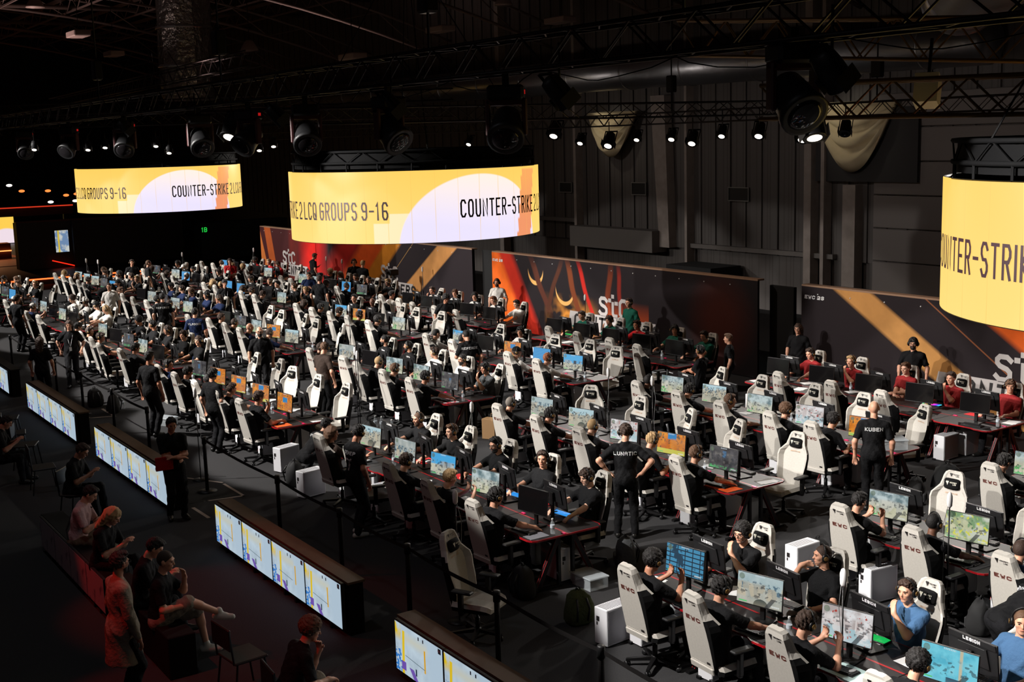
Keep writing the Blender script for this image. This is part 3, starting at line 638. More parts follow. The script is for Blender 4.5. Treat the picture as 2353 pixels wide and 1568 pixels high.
# monitor pictures
def pic(kind):
    def f(nt):
        x, y, z, v = pw(nt); oi = nt.nodes.new('ShaderNodeObjectInfo'); sc_ = S(nt, oi.outputs['Random'])*37.0
        va = nt.nodes.new('ShaderNodeVectorMath'); nt.links.new(v, va.inputs[0]); nt.links.new(sc_.k, va.inputs[1]); v = va.outputs[0]; rr = S(nt, oi.outputs['Random'])
        n = noise(nt, v, 8, 4); n2 = noise(nt, v, 24, 2); zo = z; z = z+(rr-.5)*.08
        if kind == 'town':
            c = mix(z.step(.03, .02), mix(n, lin(120, 130, 118), lin(214, 206, 186)), lin(176, 206, 214)); c = mix(rr.step(.5, .6), c, mix(n, lin(90, 120, 126), lin(214, 214, 206)))
            c = mix((n2.step(.55, .03))*z.band(-.02, .09, .02), c, lin(84, 112, 128)); c = mix(((x-.02)*(x-.02)*.6+(z+.16)*(z+.16)).sqrt()._m('LESS_THAN', .07), c, lin(64, 74, 70))
        elif kind == 'street':
            c = mix(n.step(.5, .2), lin(190, 205, 206), lin(96, 122, 128)); c = mix(z.step(.02, .1), mix(n, lin(150, 150, 110), lin(226, 224, 200)), c); c = mix((x+.1)._m('LESS_THAN', .0)*z._m('LESS_THAN', -.05)*n2.step(.5, .05), c, lin(70, 160, 80))
        elif kind == 'menu':
            c = mix(((x*9).mod(1.0)).band(.06, .94, .02)*((z*19).mod(1.0)).band(.12, .88, .04), lin(18, 40, 58), lin(66, 140, 178)); c = mix(n.step(.6, .04), c, lin(28, 62, 84))
        elif kind == 'amber':
            c = mix(n.step(.5, .25), lin(236, 150, 40), lin(196, 104, 34)); c = mix(n2.step(.6, .1), c, lin(110, 84, 60)); c = mix(x.band(-.07, .1, .01)*z.band(.03, .13, .01), c, lin(40, 130, 190)); c = mix((x._m('GREATER_THAN', .0))*z._m('LESS_THAN', .05)*((z*70).mod(1.0).step(.5, .1)), c, lin(190, 120, 70)); c = mix(z._m('LESS_THAN', -.13), c, lin(206, 200, 90))
        elif kind == 'sky':
            c = mix(z.step(.01, .02), mix(n, lin(150, 156, 140), lin(226, 222, 196)), lin(70, 168, 224)); c = mix(x.band(.02, .1, .01)*z.band(-.02, .07, .01), c, lin(40, 60, 80)); c = mix((x-.05)._m('LESS_THAN', .12)*z._m('LESS_THAN', -.11)*n.step(.45, .03), c, lin(70, 84, 92))
        elif kind == 'dusk':
            c = mix(n.step(.5, .3), lin(88, 86, 90), lin(36, 34, 38)); c = mix(x.band(-.02, .05, .01)*z.band(0, .1, .01), c, lin(64, 104, 140)); c = mix(z._m('LESS_THAN', -.13)*n2.step(.5, .05), c, lin(60, 150, 90))
        elif kind == 'cyan':
            c = mix(n.step(.55, .2), lin(112, 206, 226), lin(78, 180, 206)); c = mix(x.band(.10, .13, .01), c, lin(196, 188, 160)); c = mix(z._m('LESS_THAN', -.11)*x.band(-.02, .17, .01), c, lin(24, 50, 80))
        elif kind == 'meadow':
            c = mix(n.step(.5, .15), lin(200, 206, 190), lin(120, 156, 110)); c = mix(n2.step(.6, .05), c, lin(214, 214, 70)); c = mix(((x+.19)*(x+.19)+(z-.1)*(z-.1)).sqrt()._m('LESS_THAN', .04), c, lin(60, 90, 60))
        else:
            c = mix(n.step(.5, .2), lin(224, 224, 226), lin(178, 168, 166)); c = mix(z._m('LESS_THAN', -.03)*n.step(.4, .1), c, lin(166, 196, 204)); c = mix(n2.step(.66, .04), c, lin(176, 60, 52))
        if kind in ('town', 'street', 'hall', 'meadow', 'dusk', 'sky', 'cyan'):
            vb = vor(nt, v, 11, (1.6, 1, .8)); vs_ = vor(nt, v, 30, (1, 1, 1.4)); hz_ = z.band(-.09, .07, .03)
            pal = {'town': (lin(96, 120, 130), lin(206, 190, 160)), 'street': (lin(70, 96, 104), lin(216, 214, 200)), 'hall': (lin(150, 120, 116), lin(236, 232, 230)), 'meadow': (lin(80, 120, 80), lin(214, 210, 170)), 'dusk': (lin(24, 26, 30), lin(120, 116, 112)), 'sky': (lin(60, 90, 110), lin(196, 196, 186)), 'cyan': (lin(60, 150, 176), lin(150, 220, 230))}[kind]
            c = mix(hz_*vb.step(.45, .05)*(.75 if kind != 'cyan' else .4), c, mix(vb, *pal)); c = mix(hz_*vs_.step(.8, .02)*.7, c, mix(vs_, pal[0], lin(40, 46, 52)))
            gx = (x.abs()*.9+z*.6+.3); c = mix(((z+.09)*-9.0)._m('ADD', 0, clamp=True)*.35, c, pal[1])
            gun = ((x-.09)*.8+(z+.17)*-.6).abs()._m('LESS_THAN', .022)*zo._m('LESS_THAN', -.06)*x._m('GREATER_THAN', .02); c = mix(gun*.8, c, lin(44, 48, 54))
        rad = (((x+.225)*(x+.225)+(zo-.12)*(zo-.12)).sqrt()._m('LESS_THAN', .034)); c = mix(rad*.7, c, mix(n2, lin(40, 60, 56), lin(130, 150, 120)))
        c = mix((x.abs()._m('LESS_THAN', .06))*(zo-.152).abs()._m('LESS_THAN', .008)*(((x*60).mod(1.0)).step(.5, .1)), c, lin(210, 220, 226))
        c = mix(((x+.2).abs()._m('LESS_THAN', .05))*(zo+.145).abs()._m('LESS_THAN', .006), c, lin(80, 200, 110)); c = mix(((x-.2).abs()._m('LESS_THAN', .05))*(zo+.140).abs()._m('LESS_THAN', .009)*(((x*90).mod(1.0)).step(.4, .1)), c, lin(220, 226, 226))
        return c
    return f
PICS = {k: glow('game_'+k, pic(k), .9) for k in ('town', 'street', 'menu', 'amber', 'sky', 'dusk', 'cyan', 'meadow', 'hall')}
PICS['off'] = mat('screen_off', lin(14, 13, 14), .12)
PICS['blue'] = glow('game_blue', lambda nt: mix((pw(nt)[2]*30).mod(1.0).step(.5, .1), lin(40, 120, 190), lin(90, 180, 230)), .9)
for m in PICS.values():
    m['k'] = 1
def make_monitor(name, portrait=False):
    P = Proto(name)                                         # screen faces -y, back towards +y
    w, h = (.275, .165)
    b = MB(); b.rbox(-.14, -.10, 0, .14, .13, .014, .004); P.part('foot', b.mesh('foot', black))
    b = MB(); b.rbox(-.03, .04, .012, .03, .075, .40, .006); b.box(-.03, .0, .33, .03, .05, .37); P.part('stand', b.mesh('stand', metal))
    M = Matrix.Translation((0, 0, .355)) @ Matrix.Rotation(R(-6), 4, 'X')
    b = MB(); b.rbox(-w-.006, -.008, -h-.014, w+.006, .014, h+.006, .004); b.prism([(-.2, -.09), (.2, -.09), (.17, .10), (-.17, .10)], .012, .032)
    b.prism([(-w+.0, h-.052), (w, h-.052), (w-.01, h+.004), (-w+.01, h+.004)], .012, .024)
    bz = P.part('housing', b.mesh('housing', black), M)
    b = MB(); b.box(-w, -.0095, -h, w, -.0085, h); P.part('screen', b.mesh('screen', PICS['off']), None, bz)
    b = MB(); centred('LEGION', .036, .021, .0095, Matrix.Translation((0, .0255, h-.023)) @ Matrix.Rotation(math.pi, 4, 'Z'), mb=b); P.part('brand_print', b.mesh('brand_print', wprint), None, bz)
    b = MB(); b.box(-.15, .0322, .092, .15, .0335, .096); P.part('accent_line', b.mesh('accent_line', steel), None, bz)
    return P
MONITOR = make_monitor('gaming_monitor')
def make_pc():
    P = Proto('computer_case')
    b = MB(); b.rbox(-.11, -.23, .015, .11, .23, .465, .008); body = P.part('case_body', b.mesh('case_body', whitebox))
    b = MB(); b.box(.111, -.21, .04, .114, .21, .445); P.part('side_panel', b.mesh('side_panel', mat('case_panel', lin(176, 176, 182), .25)), None, body)
    b = MB(); b.box(-.07, -.233, .30, -.02, -.2305, .36); b.box(-.07, -.233, .25, -.05, -.2305, .29); P.part('front_mark', b.mesh('front_mark', dprint), None, body)
    b = MB(); [b.box(-.08, -.2+i*.03, .466, .08, -.19+i*.03, .468) for i in range(12)]; P.part('top_grille', b.mesh('top_grille', mat('grille_grey', lin(120, 120, 124), .5)), None, body)
    b = MB(); [b.box(x, y, 0, x+.03, y+.03, .016) for x in (-.1, .07) for y in (-.2, .17)]; P.part('feet', b.mesh('feet', black), None, body)
    return P
PC = make_pc()
def make_keyboard(name, m):
    P = Proto(name); b = MB(); b.rbox(-.19, -.07, 0, .19, .07, .02, .004); bd = P.part('keyboard_body', b.mesh('kb', black))
    b = MB()
    for r_ in range(5):
        for c_ in range(14): x = -.182+c_*.0262; y = -.062+r_*.0252; b.box(x, y, .0205, x+.0225, y+.0215, .029)
    P.part('keys', b.mesh('keys', m), None, bd); return P
def rainbow(nt):
    x, y, z, v = pw(nt); n = nt.nodes.new('ShaderNodeHueSaturation'); n.inputs['Color'].default_value = (1, .05, .05, 1); nt.links.new((x*2.6+.5).k, n.inputs['Hue']); return C(nt, n.outputs[0])
KEYB = {'plain': make_keyboard('keyboard', mat('key_black', lin(34, 34, 36), .5)), 'rgb': make_keyboard('keyboard', glow('keys_rainbow', rainbow, .9)),
        'green': make_keyboard('keyboard', glow('keys_green', lin(20, 200, 90), .8)), 'blue': make_keyboard('keyboard', glow('keys_blue', lin(40, 150, 240), .9))}
b = MB().use(0, True); b.ball((0, 0, .012), (.031, .06, .022), 12, 8); MOUSE_ME = b.mesh('mouse', black); b2 = MB().use(0, True); b2.ball((0, 0, .012), (.031, .06, .022), 12, 8)
MOUSEW_ME = b2.mesh('mouse_white', whitebox)
b = MB(); b.rbox(-.22, -.18, 0, .22, .18, .004, .001); PAD_ME = b.mesh('mouse_pad', mat('pad_black', lin(40, 40, 42), .9))
PADS = {'k': MATS['pad_black'], 'o': mat('pad_orange', lin(236, 92, 24), .8), 'r': mat('pad_red', lin(214, 20, 30), .8), 'g': mat('pad_grey', lin(110, 110, 116), .8), 'w': mat('pad_art', (.5, .5, .5), .8, tex=lambda nt: mix(noise(nt, pw(nt)[3], 7, 3).step(.52, .05), lin(222, 222, 226), lin(196, 30, 50))), 't': mat('pad_teal', lin(196, 222, 220), .8)}
b = MB(); b.box(-.105, -.148, 0, .105, .148, .002); b.box(-.10, -.12, .002, .11, .17, .004, Matrix.Rotation(.2, 4, 'Z')); PAPER_ME = b.mesh('paper', mat('paper_white', lin(232, 232, 232), .8))
def make_bottle():
    P = Proto('water_bottle'); b = MB().use(0, True); b.lathe([(.030, 0), (.032, .01), (.031, .06), (.029, .07), (.032, .08), (.032, .13), (.02, .17), (.012, .185), (.012, .2)], 12)
    P.part('bottle_body', b.mesh('bottle', clear)); b = MB(); b.lathe([(.015, .195), (.015, .215)], 10); P.part('cap', b.mesh('cap', wprint)); b = MB(); b.lathe([(.0325, .085), (.0325, .125)], 12); P.part('paper_label', b.mesh('bottle_label', mat('bottle_label', lin(200, 210, 220), .5))); return P
BOTTLE = make_bottle()
def make_box():
    P = Proto('storage_box'); b = MB()
    for (x0, y0, x1, y1) in ((-.22, -.15, .22, -.145), (-.22, .145, .22, .15), (-.22, -.15, -.215, .15), (.215, -.15, .22, .15)): b.box(x0, y0, 0, x1, y1, .15)
    b.box(-.22, -.15, 0, .22, .15, .006); P.part('tub', b.mesh('tub', clear)); b = MB(); b.rbox(-.235, -.165, .15, .235, .165, .172, .008); P.part('lid', b.mesh('lid', mat('clear_lid', lin(214, 222, 228), .25, alpha=.45))); return P
BOX = make_box()
def make_mic():
    P = Proto('microphone_stand'); b = MB().use(0, True); b.lathe([(.15, 0), (.15, .012), (.03, .022)], 20); P.part('base', b.mesh('mic_base', metal))
    b = MB().use(0, True); b.tube([(0, 0, .02), (0, 0, 1.52)], .009, 8); b.tube([(0, 0, .8), (0, 0, .9)], .014, 8); P.part('pole', b.mesh('mic_pole', metal))
    b = MB().use(0, True); b.lathe([(.012, 1.52), (.03, 1.545), (.033, 1.60), (.033, 1.66), (.02, 1.70), (.004, 1.71)], 12); P.part('foam_head', b.mesh('mic_foam', mat('foam_white', lin(226, 224, 224), .9)))
    b = MB().use(0, True); b.tube([(0, .02, 1.54), (.03, .06, 1.3), (.05, .03, .9), (.02, .05, .5), (.1, .15, .03), (.4, .2, .008)], .004, 5); P.part('cable', b.mesh('mic_cable', mat('cable_grey', lin(120, 120, 120), .6))); return P
MIC = make_mic()
def make_bag():
    P = Proto('backpack'); b = MB().use(0, True)
    rng = random.Random(5); pr = []
    for i, (z, w, d) in enumerate([(0, .14, .09), (.04, .17, .13), (.14, .18, .14), (.26, .17, .125), (.36, .14, .10), (.42, .08, .06), (.44, .02, .02)]):
        pr.append([((w*(1+.12*math.sin(3*a+i)))*math.copysign(abs(math.cos(a))**.6, math.cos(a)), (d*(1+.1*math.cos(4*a+i*2)))*math.copysign(abs(math.sin(a))**.6, math.sin(a)), z+.01*math.sin(5*a)*(i > 0)) for a in [k*2*math.pi/18 for k in range(18)]])
    b.add([p for r_ in pr for p in r_], [(j*18+i, j*18+(i+1) % 18, (j+1)*18+(i+1) % 18, (j+1)*18+i) for j in range(6) for i in range(18)]+[tuple(range(18))[::-1]])
    bd = P.part('bag_body', b.mesh('bag_body', mat('bag_black', lin(26, 26, 27), .8)))
    b = MB().use(0, True); b.tube([(-.06, -.12, .36), (-.08, -.19, .25), (-.07, -.15, .08)], .014, 6); b.tube([(.06, -.12, .36), (.08, -.19, .25), (.07, -.15, .08)], .014, 6); b.tube([(-.03, 0, .43), (-.02, 0, .475), (.02, 0, .475), (.03, 0, .43)], .008, 6)
    P.part('straps', b.mesh('straps', black), None, bd)
    b = MB(); b.rbox(-.11, .12, .05, .11, .165, .2, .02); P.part('front_pocket', b.mesh('pocket', mat('bag_grey', lin(44, 44, 46), .8)), None, bd); return P
BAG = make_bag()
# ================================================================ the seating grid
ORD = ['first', 'second', 'third', 'fourth', 'fifth']
ROWY = [9.27, 12.78, 15.92, 18.83]; ROWN = ['front', 'second', 'third', 'wall-side']
BLK = {'R': (-4.95, 'right-edge'), 'C': (-12.85, 'centre'), 'L': (-20.95, 'left-centre'), 'M': (-28.95, 'left'), 'N': (-36.95, 'far-left'), 'O': (-45.1, 'stage-side')}
def seat(blk, row, side, i):
    x = BLK[blk][0]-.6-1.2*i; 
    if blk == 'L' and row == 0: x -= .3
    y = ROWY[row]; sg = -1 if side == 'n' else 1
    return x, y, sg, (0 if side == 'n' else math.pi)
def where(blk, row, side, i):
    n = BLK[blk][1]; s = 'near' if side == 'n' else 'far'
    o = ORD[i]+' from right' if blk != 'R' else ORD[4-i]+' from left'
    return '%s, %s side, %s %s table' % (o, s, n, ROWN[row])
# ================================================================ people: one smooth surface grown around a posed skeleton
V = lambda *a: np.array(a, float)
def nrm(v): return v/(np.linalg.norm(v)+1e-9)
class Field:
    """smooth union of round cones and ellipsoids, meshed with surface nets on a sparse grid"""
    def __init__(s): s.p = []; s.cuts = []
    def cone(s, a, b, ra, rb, k=.02, sq=None): s.p.append(('c', V(*a), V(*b), ra, rb, k, sq)); return s
    def ell(s, c, r, k=.03, M=None): s.p.append(('e', V(*c), V(*r), M, 0, k, None)); return s
    def cut(s, p, n): s.cuts.append((V(*p), nrm(V(*n)))); return s
    def ev(s, P):
        d = None
        for q in s.p:
            if q[0] == 'c':
                _, a, b, ra, rb, k, sq = q; A = P-a; B = b-a
                if sq is not None:                          # flatten along an axis: (axis, factor)
                    ax, f = sq; A = A+np.outer(A@ax, ax)*(f-1); B = B+ax*(B@ax)*(f-1)
                t = np.clip((A@B)/(B@B+1e-12), 0, 1); e = np.sqrt(((A-t[:, None]*B)**2).sum(1))-(ra+(rb-ra)*t)
            else:
                _, c, r, M, _, k, _ = q; A = P-c
                if M is not None: A = A@M
                L = np.sqrt(((A/r)**2).sum(1)); g = np.sqrt(((A/(r*r))**2).sum(1))+1e-9; e = L*(L-1)/g
            if d is None: d = e
            else:
                h = np.maximum(k-np.abs(d-e), 0)/k; d = np.minimum(d, e)-h*h*k*.25
        for p, n in s.cuts: d = np.maximum(d, (P-p)@n)
        return d
    def bounds(s):
        lo = V(9, 9, 9); hi = -lo
        for q in s.p:
            if q[0] == 'c':
                for c, r in ((q[1], q[3]), (q[2], q[4])): lo = np.minimum(lo, c-r-.03); hi = np.maximum(hi, c+r+.03)
            else: r = q[2].max(); lo = np.minimum(lo, q[1]-r-.03); hi = np.maximum(hi, q[1]+r+.03)
        return lo, hi
    def mesh(s, name, mats, h=.01, disp=None):
        lo, hi = s.bounds(); lo = lo-h; f = lambda P: s.ev(P)+(disp(P) if disp else 0)
        F = 4; H = h*F; n = np.ceil((hi-lo)/H).astype(int)+1
        g = np.stack(np.meshgrid(*[np.arange(k) for k in n], indexing='ij'), -1).reshape(-1, 3)
        d = f(lo+(g+.5)*H); g = g[np.abs(d) < H*1.25]
        o = np.stack(np.meshgrid(*[np.arange(F)]*3, indexing='ij'), -1).reshape(-1, 3)
        cells = (g[:, None]*F+o[None]).reshape(-1, 3)
        c8 = np.stack(np.meshgrid([0, 1], [0, 1], [0, 1], indexing='ij'), -1).reshape(-1, 3)
        K = 4096
        key = lambda a: (a[..., 0]*K+a[..., 1])*K+a[..., 2]
        cor = key(cells[:, None]+c8[None]); uk, inv = np.unique(cor.reshape(-1), return_inverse=True)
        up = np.stack([uk//(K*K), (uk//K) % K, uk % K], -1); val = f(lo+up*h); val[val == 0] = 1e-6
        cv = val[inv.reshape(-1)].reshape(-1, 8); act = (cv.min(1) < 0) & (cv.max(1) > 0)
        cells = cells[act]; cv = cv[act]; ed = [(a, b) for a in range(8) for b in range(a+1, 8) if abs(c8[a]-c8[b]).sum() == 1]
        acc = np.zeros((len(cells), 3)); cnt = np.zeros(len(cells))
        for a, b in ed:
            m = (cv[:, a] < 0) != (cv[:, b] < 0); t = np.where(m, cv[:, a]/(cv[:, a]-cv[:, b]+1e-12), 0)
            acc += np.where(m[:, None], c8[a]+t[:, None]*(c8[b]-c8[a]), 0); cnt += m
        vert = lo+(cells+acc/cnt[:, None])*h; ck = key(cells); od = np.argsort(ck); sk = ck[od]
        faces = []
        for ax in range(3):
            e = np.zeros(3, int); e[ax] = 1; i1 = 0; i2 = [i for i in range(8) if (c8[i] == e).all()][0]
            m = (cv[:, 0] < 0) != (cv[:, i2] < 0); cc = cells[m]; neg = cv[m][:, 0] < 0
            u = np.zeros(3, int); w = np.zeros(3, int); u[(ax+1) % 3] = 1; w[(ax+2) % 3] = 1; q = []; ok = np.ones(len(cc), bool)
            for dd in (0*u, -u, -u-w, -w):
                kk = key(cc+dd); p = np.clip(np.searchsorted(sk, kk), 0, len(sk)-1); ok &= sk[p] == kk; q.append(od[p])
            q = np.stack(q, -1); q[~neg] = q[~neg][:, ::-1]; faces.append(q[ok])
        faces = np.concatenate(faces) if faces else np.zeros((0, 4), int)
        me = bpy.data.meshes.new(name); me.vertices.add(len(vert)); me.vertices.foreach_set('co', vert.astype(np.float32).ravel())
        me.loops.add(len(faces)*4); me.loops.foreach_set('vertex_index', faces.ravel().astype(np.int32))
        me.polygons.add(len(faces)); me.polygons.foreach_set('loop_start', np.arange(0, len(faces)*4, 4, dtype=np.int32)); me.polygons.foreach_set('loop_total', np.full(len(faces), 4, np.int32))
        me.polygons.foreach_set('use_smooth', np.ones(len(faces), bool)); me.update(calc_edges=True); me.validate()
        for m_ in (mats if isinstance(mats, list) else [mats]): me.materials.append(m_)
        return me
def ik(a, t, l1, l2, pole):
    d = t-a; L = np.linalg.norm(d)
    if L > (l1+l2)*.995: t = a+d/L*(l1+l2)*.995; d = t-a; L = np.linalg.norm(d)
    L = max(L, abs(l1-l2)+.01); x = (l1*l1-l2*l2+L*L)/(2*L); y = math.sqrt(max(l1*l1-x*x, 0)); u = d/L
    p = pole-u*(pole@u); return a+u*x+nrm(p)*y, t
SKIN = {k: mat('skin_'+k, lin(*c), .5, tex=None) for k, c in {'a': (214, 158, 130), 'b': (190, 132, 104), 'c': (112, 74, 56), 'd': (226, 176, 150)}.items()}
HAIRC = {k: mat('hair_'+k, lin(*c), .7, bump=(90, .6, .01)) for k, c in {'k': (24, 20, 19), 'b': (58, 40, 30), 'm': (92, 64, 44), 'y': (178, 146, 104), 'g': (120, 112, 104), 'r': (128, 74, 44)}.items()}
CL = {k: mat('cloth_'+k, lin(*c), .85, bump=(30, .5, .02), spec=.2) for k, c in {'black': (17, 17, 19), 'grey': (72, 74, 76), 'white': (216, 212, 206), 'navy': (22, 36, 70), 'blue': (64, 96, 132), 'red': (176, 30, 34),
     'green': (22, 88, 72), 'brown': (56, 44, 38), 'tan': (120, 106, 90), 'olive': (70, 78, 50), 'rose': (196, 160, 160), 'burgundy': (150, 42, 44), 'denim': (44, 52, 66), 'dark': (20, 20, 23), 'stone': (140, 130, 116)}.items()}
SHOE = {'k': mat('shoe_black', lin(30, 29, 28), .35), 'w': mat('shoe_white', lin(206, 200, 190), .5)}
DARKEYE = mat('eye_dark', lin(24, 16, 14), .3); LIPM = mat('lip_rose', lin(168, 96, 84), .5)
class Pose: pass
def pose(name, pel, lean=0, side=0, twist=0, hy=0, hp=0, hr=0, L=None, Rr=None, fL=None, fR=None, polL=(-.6, -.5, -.6), polR=(.6, -.5, -.6), kpL=(-.15, 1, .25), kpR=(.15, 1, .25), sc=1.0, stand=False, shorts=False, longs=False, robe=False, curl=.5, palm=(0, 0, -1), hdL=None, hdR=None, toe=(0, 1, 0), kneel=False, neck=0):
    """pel pelvis centre; lean forward (deg); hands L/R and ankles fL/fR targets; hy/hp head yaw and pitch (deg)"""
    o = Pose(); o.name = name; o.stand = stand; pc = V(*pel)
    T = Matrix.Rotation(R(twist), 3, 'Z') @ Matrix.Rotation(R(-lean), 3, 'X') @ Matrix.Rotation(R(side), 3, 'Y'); T = np.array(T)
    up, rt, fw = T@V(0, 0, 1), T@V(1, 0, 0), T@V(0, 1, 0)
    at = lambda x, y, z: pc+rt*x+fw*y+up*z
    f = Field()
    nb = at(0, -.01, .50); shL, shR = at(-.175, -.01, .445), at(.175, -.01, .445)
    HT = np.array(Matrix.Rotation(R(twist+hy), 3, 'Z') @ Matrix.Rotation(R(-hp), 3, 'X') @ Matrix.Rotation(R(hr), 3, 'Y')); hu, hf, hr_ = HT@V(0, 0, 1), HT@V(0, 1, 0), HT@V(1, 0, 0)
    nt = nb+nrm(up*.6+hu*.4)*.085+fw*.012*(1+neck); hc = nt+hu*.105+hf*.018; o.hc = hc; o.HT = HT
    # torso
    def torso(f, g, bottom=True, k=.05):
        f.ell(at(0, 0, .03), (.165+g, .115+g, .13+g), k, T); f.ell(at(0, .005, .17), (.145+g, .10+g, .16+g), k, T)
        f.ell(at(0, .0, .32), (.165+g, .112+g, .18+g), k, T); f.cone(at(-.13, -.01, .435), at(.13, -.01, .435), .055+g, .055+g, k)
        f.cone(nb-up*.01, shL+up*.0, .05+g*.6, .045+g, .04); f.cone(nb-up*.01, shR, .05+g*.6, .045+g, .04)
    torso(f, 0)
    f.cone(nb-up*.03, nt+up*.01, .058, .052, .03)
    # head
    he = lambda x, y, z: hc+hr_*x+hf*y+hu*z
    f.ell(he(0, -.012, .025), (.074, .094, .095), .02, HT); f.ell(he(0, .03, -.035), (.056, .058, .075), .03, HT); f.ell(he(0, .062, -.088), (.026, .022, .018), .025, HT)
    f.cone(he(0, .088, .018), he(0, .105, -.018), .007, .012, .012); f.cone(he(-.04, .076, .034), he(.04, .076, .034), .012, .012, .015)
    f.cone(he(-.018, .083, -.052), he(.018, .083, -.052), .008, .008, .01)
    for s in (-1, 1): f.ell(he(s*.078, -.005, .0), (.010, .020, .032), .008, HT); f.ell(he(s*.04, .06, -.01), (.022, .022, .02), .02, HT)
    # arms
    o.hands = {}
    for s, sh, tg, pl, hd, dflt in ((-1, shL, L, polL, hdL, (-.26, .02, -.10)), (1, shR, Rr, polR, hdR, (.26, .02, -.10))):
        t = V(*tg) if tg is not None else pc+V(*dflt)
        el, wr = ik(sh, t, .285, .255, V(*pl)); o.hands[s] = (sh, el, wr)
        f.cone(sh, el, .052, .040, .03); f.cone(sh, sh+(el-sh)*.5, .054, .048, .03); f.cone(el, el+(wr-el)*.35, .039, .041, .02); f.cone(el, wr, .038, .026, .02)
        d = nrm(V(*hd)) if hd is not None else nrm(nrm(wr-el)+(V(0, 0, -.25) if not stand else V(0, 0, -.1)))
        pn = V(*palm) if not (tg is None) else V(-s, 0, 0); pn = nrm(pn-d*(pn@d)); lt = np.cross(d, pn)
        if lt@rt*s > 0: lt = -lt                             # lt points to the thumb side
        f.cone(wr, wr+d*.03, .026, .026, .02)
        for q in (-.022, 0, .020): f.cone(wr+d*.02+lt*q*.8, wr+d*.085+lt*q*1.1, .017, .014, .012)
        for q, l in ((-.033, .030), (-.011, .040), (.011, .043), (.032, .038)):
            b0 = wr+d*.084+lt*q; d1 = nrm(d+pn*curl*.6); b1 = b0+d1*l*.55*1.25; d2 = nrm(d+pn*curl*1.5); b2 = b1+d2*l*.5; d3 = nrm(d+pn*curl*2.2); b3 = b2+d3*l*.4
            f.cone(b0, b1, .0105, .0098, .003); f.cone(b1, b2, .0095, .009, .003); f.cone(b2, b3, .009, .0078, .003)
        t0 = wr+d*.025+lt*.024; t1 = t0+nrm(lt+d*.7+pn*.3)*.038; f.cone(t0, t1, .0135, .0115, .006); f.cone(t1, t1+nrm(d+pn*.4+lt*.15)*.032, .011, .009, .003)
    # legs
    o.feet = {}
    lg = []
    for s, ft, kp in ((-1, fL, kpL), (1, fR, kpR)):
        hp_ = at(s*.092, 0, -.03); t = V(*ft); kn, an = ik(hp_, t, .43, .42, V(*kp)); lg.append((s, hp_, kn, an)); o.feet[s] = (hp_, kn, an)
        f.cone(hp_, kn, .083, .055, .05); f.cone(kn, kn+(an-kn)*.35, .053, .054, .02); f.cone(kn, an, .052, .036, .02)
        td = V(*toe) if kneel else V(nrm(kn-hp_)[0]*.4+s*.12, 1, 0) if not stand else V(s*.2, 1, 0)
        td = nrm(td)
        f.cone(an+V(0, 0, -.035)-td*.03, an+V(0, 0, -.05)+td*.13, .035, .028, .02)
        o.feet[s] += (td,)
    o.body = f
    o.extent = (pc, up, rt, fw)
    # clothes
    def fold(P): return .004*np.sin(P@V(38, 21, 30)+2*np.sin(P@V(13, -17, 9)))+.0025*np.sin(P@V(-50, 64, 22))
    g = Field(); torso(g, .016, k=.06)
    if stand: g.ell(at(0, 0, -.02), (.172, .122, .12), .05, T)
    for s in (-1, 1):
        sh, el, wr = o.hands[s]
        e2 = sh+(el-sh)*(.80 if not longs else 1)
        g.cone(sh, e2, .066, .060 if not longs else .052, .03)
        if longs: g.cone(sh, el, .066, .056, .03); g.cone(el, el+(wr-el)*.94, .056, .042, .02)
        else: g.cuts.append((sh+(el-sh)*.80, 'sleeve', (sh, el)))
    g.cone(nb-up*.02, nb+up*.012, .066, .064, .02)
    bot = (-.40 if name == 'st_robe' else -.10) if stand else -.05
    if name == 'st_robe': g.cone(at(0, 0, -.05), at(0, 0, -.42), .17, .20, .1)
    o.shirt = (g, fold, at(0, 0, bot), -up)
    h = Field()
    h.ell(at(0, 0, .0), (.172, .124, .125), .05, T)
    for s, hp_, kn, an in lg:
        if shorts: h.cone(hp_, hp_+(kn-hp_)*.95, .098, .088, .05)
        else: h.cone(hp_, kn, .096, .070, .05); h.cone(kn, an+(an-kn)*.03, .070, .056, .03)
        if robe: h.cone(hp_, an, .13, .13, .1)
    o.trousers = (h, fold)
    k = Field()
    for s, hp_, kn, an in lg:
        td = o.feet[s][3]; z0 = an+V(0, 0, -.045)
        k.cone(z0-td*.045, z0+td*.06, .042, .042, .02); k.cone(z0+td*.05+V(0, 0, -.008), z0+td*.155+V(0, 0, -.014), .042, .036, .03); k.cone(an-V(0, 0, .03), an+V(0, 0, .02), .046, .044, .02)
    o.shoes = k
    return o
def bake_pose(o, h=.0095):
    n = o.name
    o.me_body = o.body.mesh('body_'+n, SKIN['a'], h)
    g, fold, bp, bn = o.shirt; sl = [c for c in g.cuts if c[1] is not None and isinstance(c[1], str)]; g.cuts = []
    base = g.ev
    def ev(P):
        d = base(P); d = np.maximum(d, (P-bp)@bn)
        for (c, _, (sh, el)) in sl:
            u = nrm(el-sh); w = P-sh; t = w@u; r = np.sqrt(np.maximum((w*w).sum(1)-t*t, 0)); near = (r < .11) & (t > .12)
            d = np.where(near, np.maximum(d, t-np.linalg.norm(c-sh)), d)
        return d
    g.ev = ev; o.me_shirt = g.mesh('shirt_'+n, CL['black'], h*1.15, fold)
    h_, fold = o.trousers; o.me_tr = h_.mesh('trousers_'+n, CL['dark'], h*1.5, fold)
    o.me_sh = o.shoes.mesh('shoes_'+n, SHOE['k'], h*1.3)
    return o
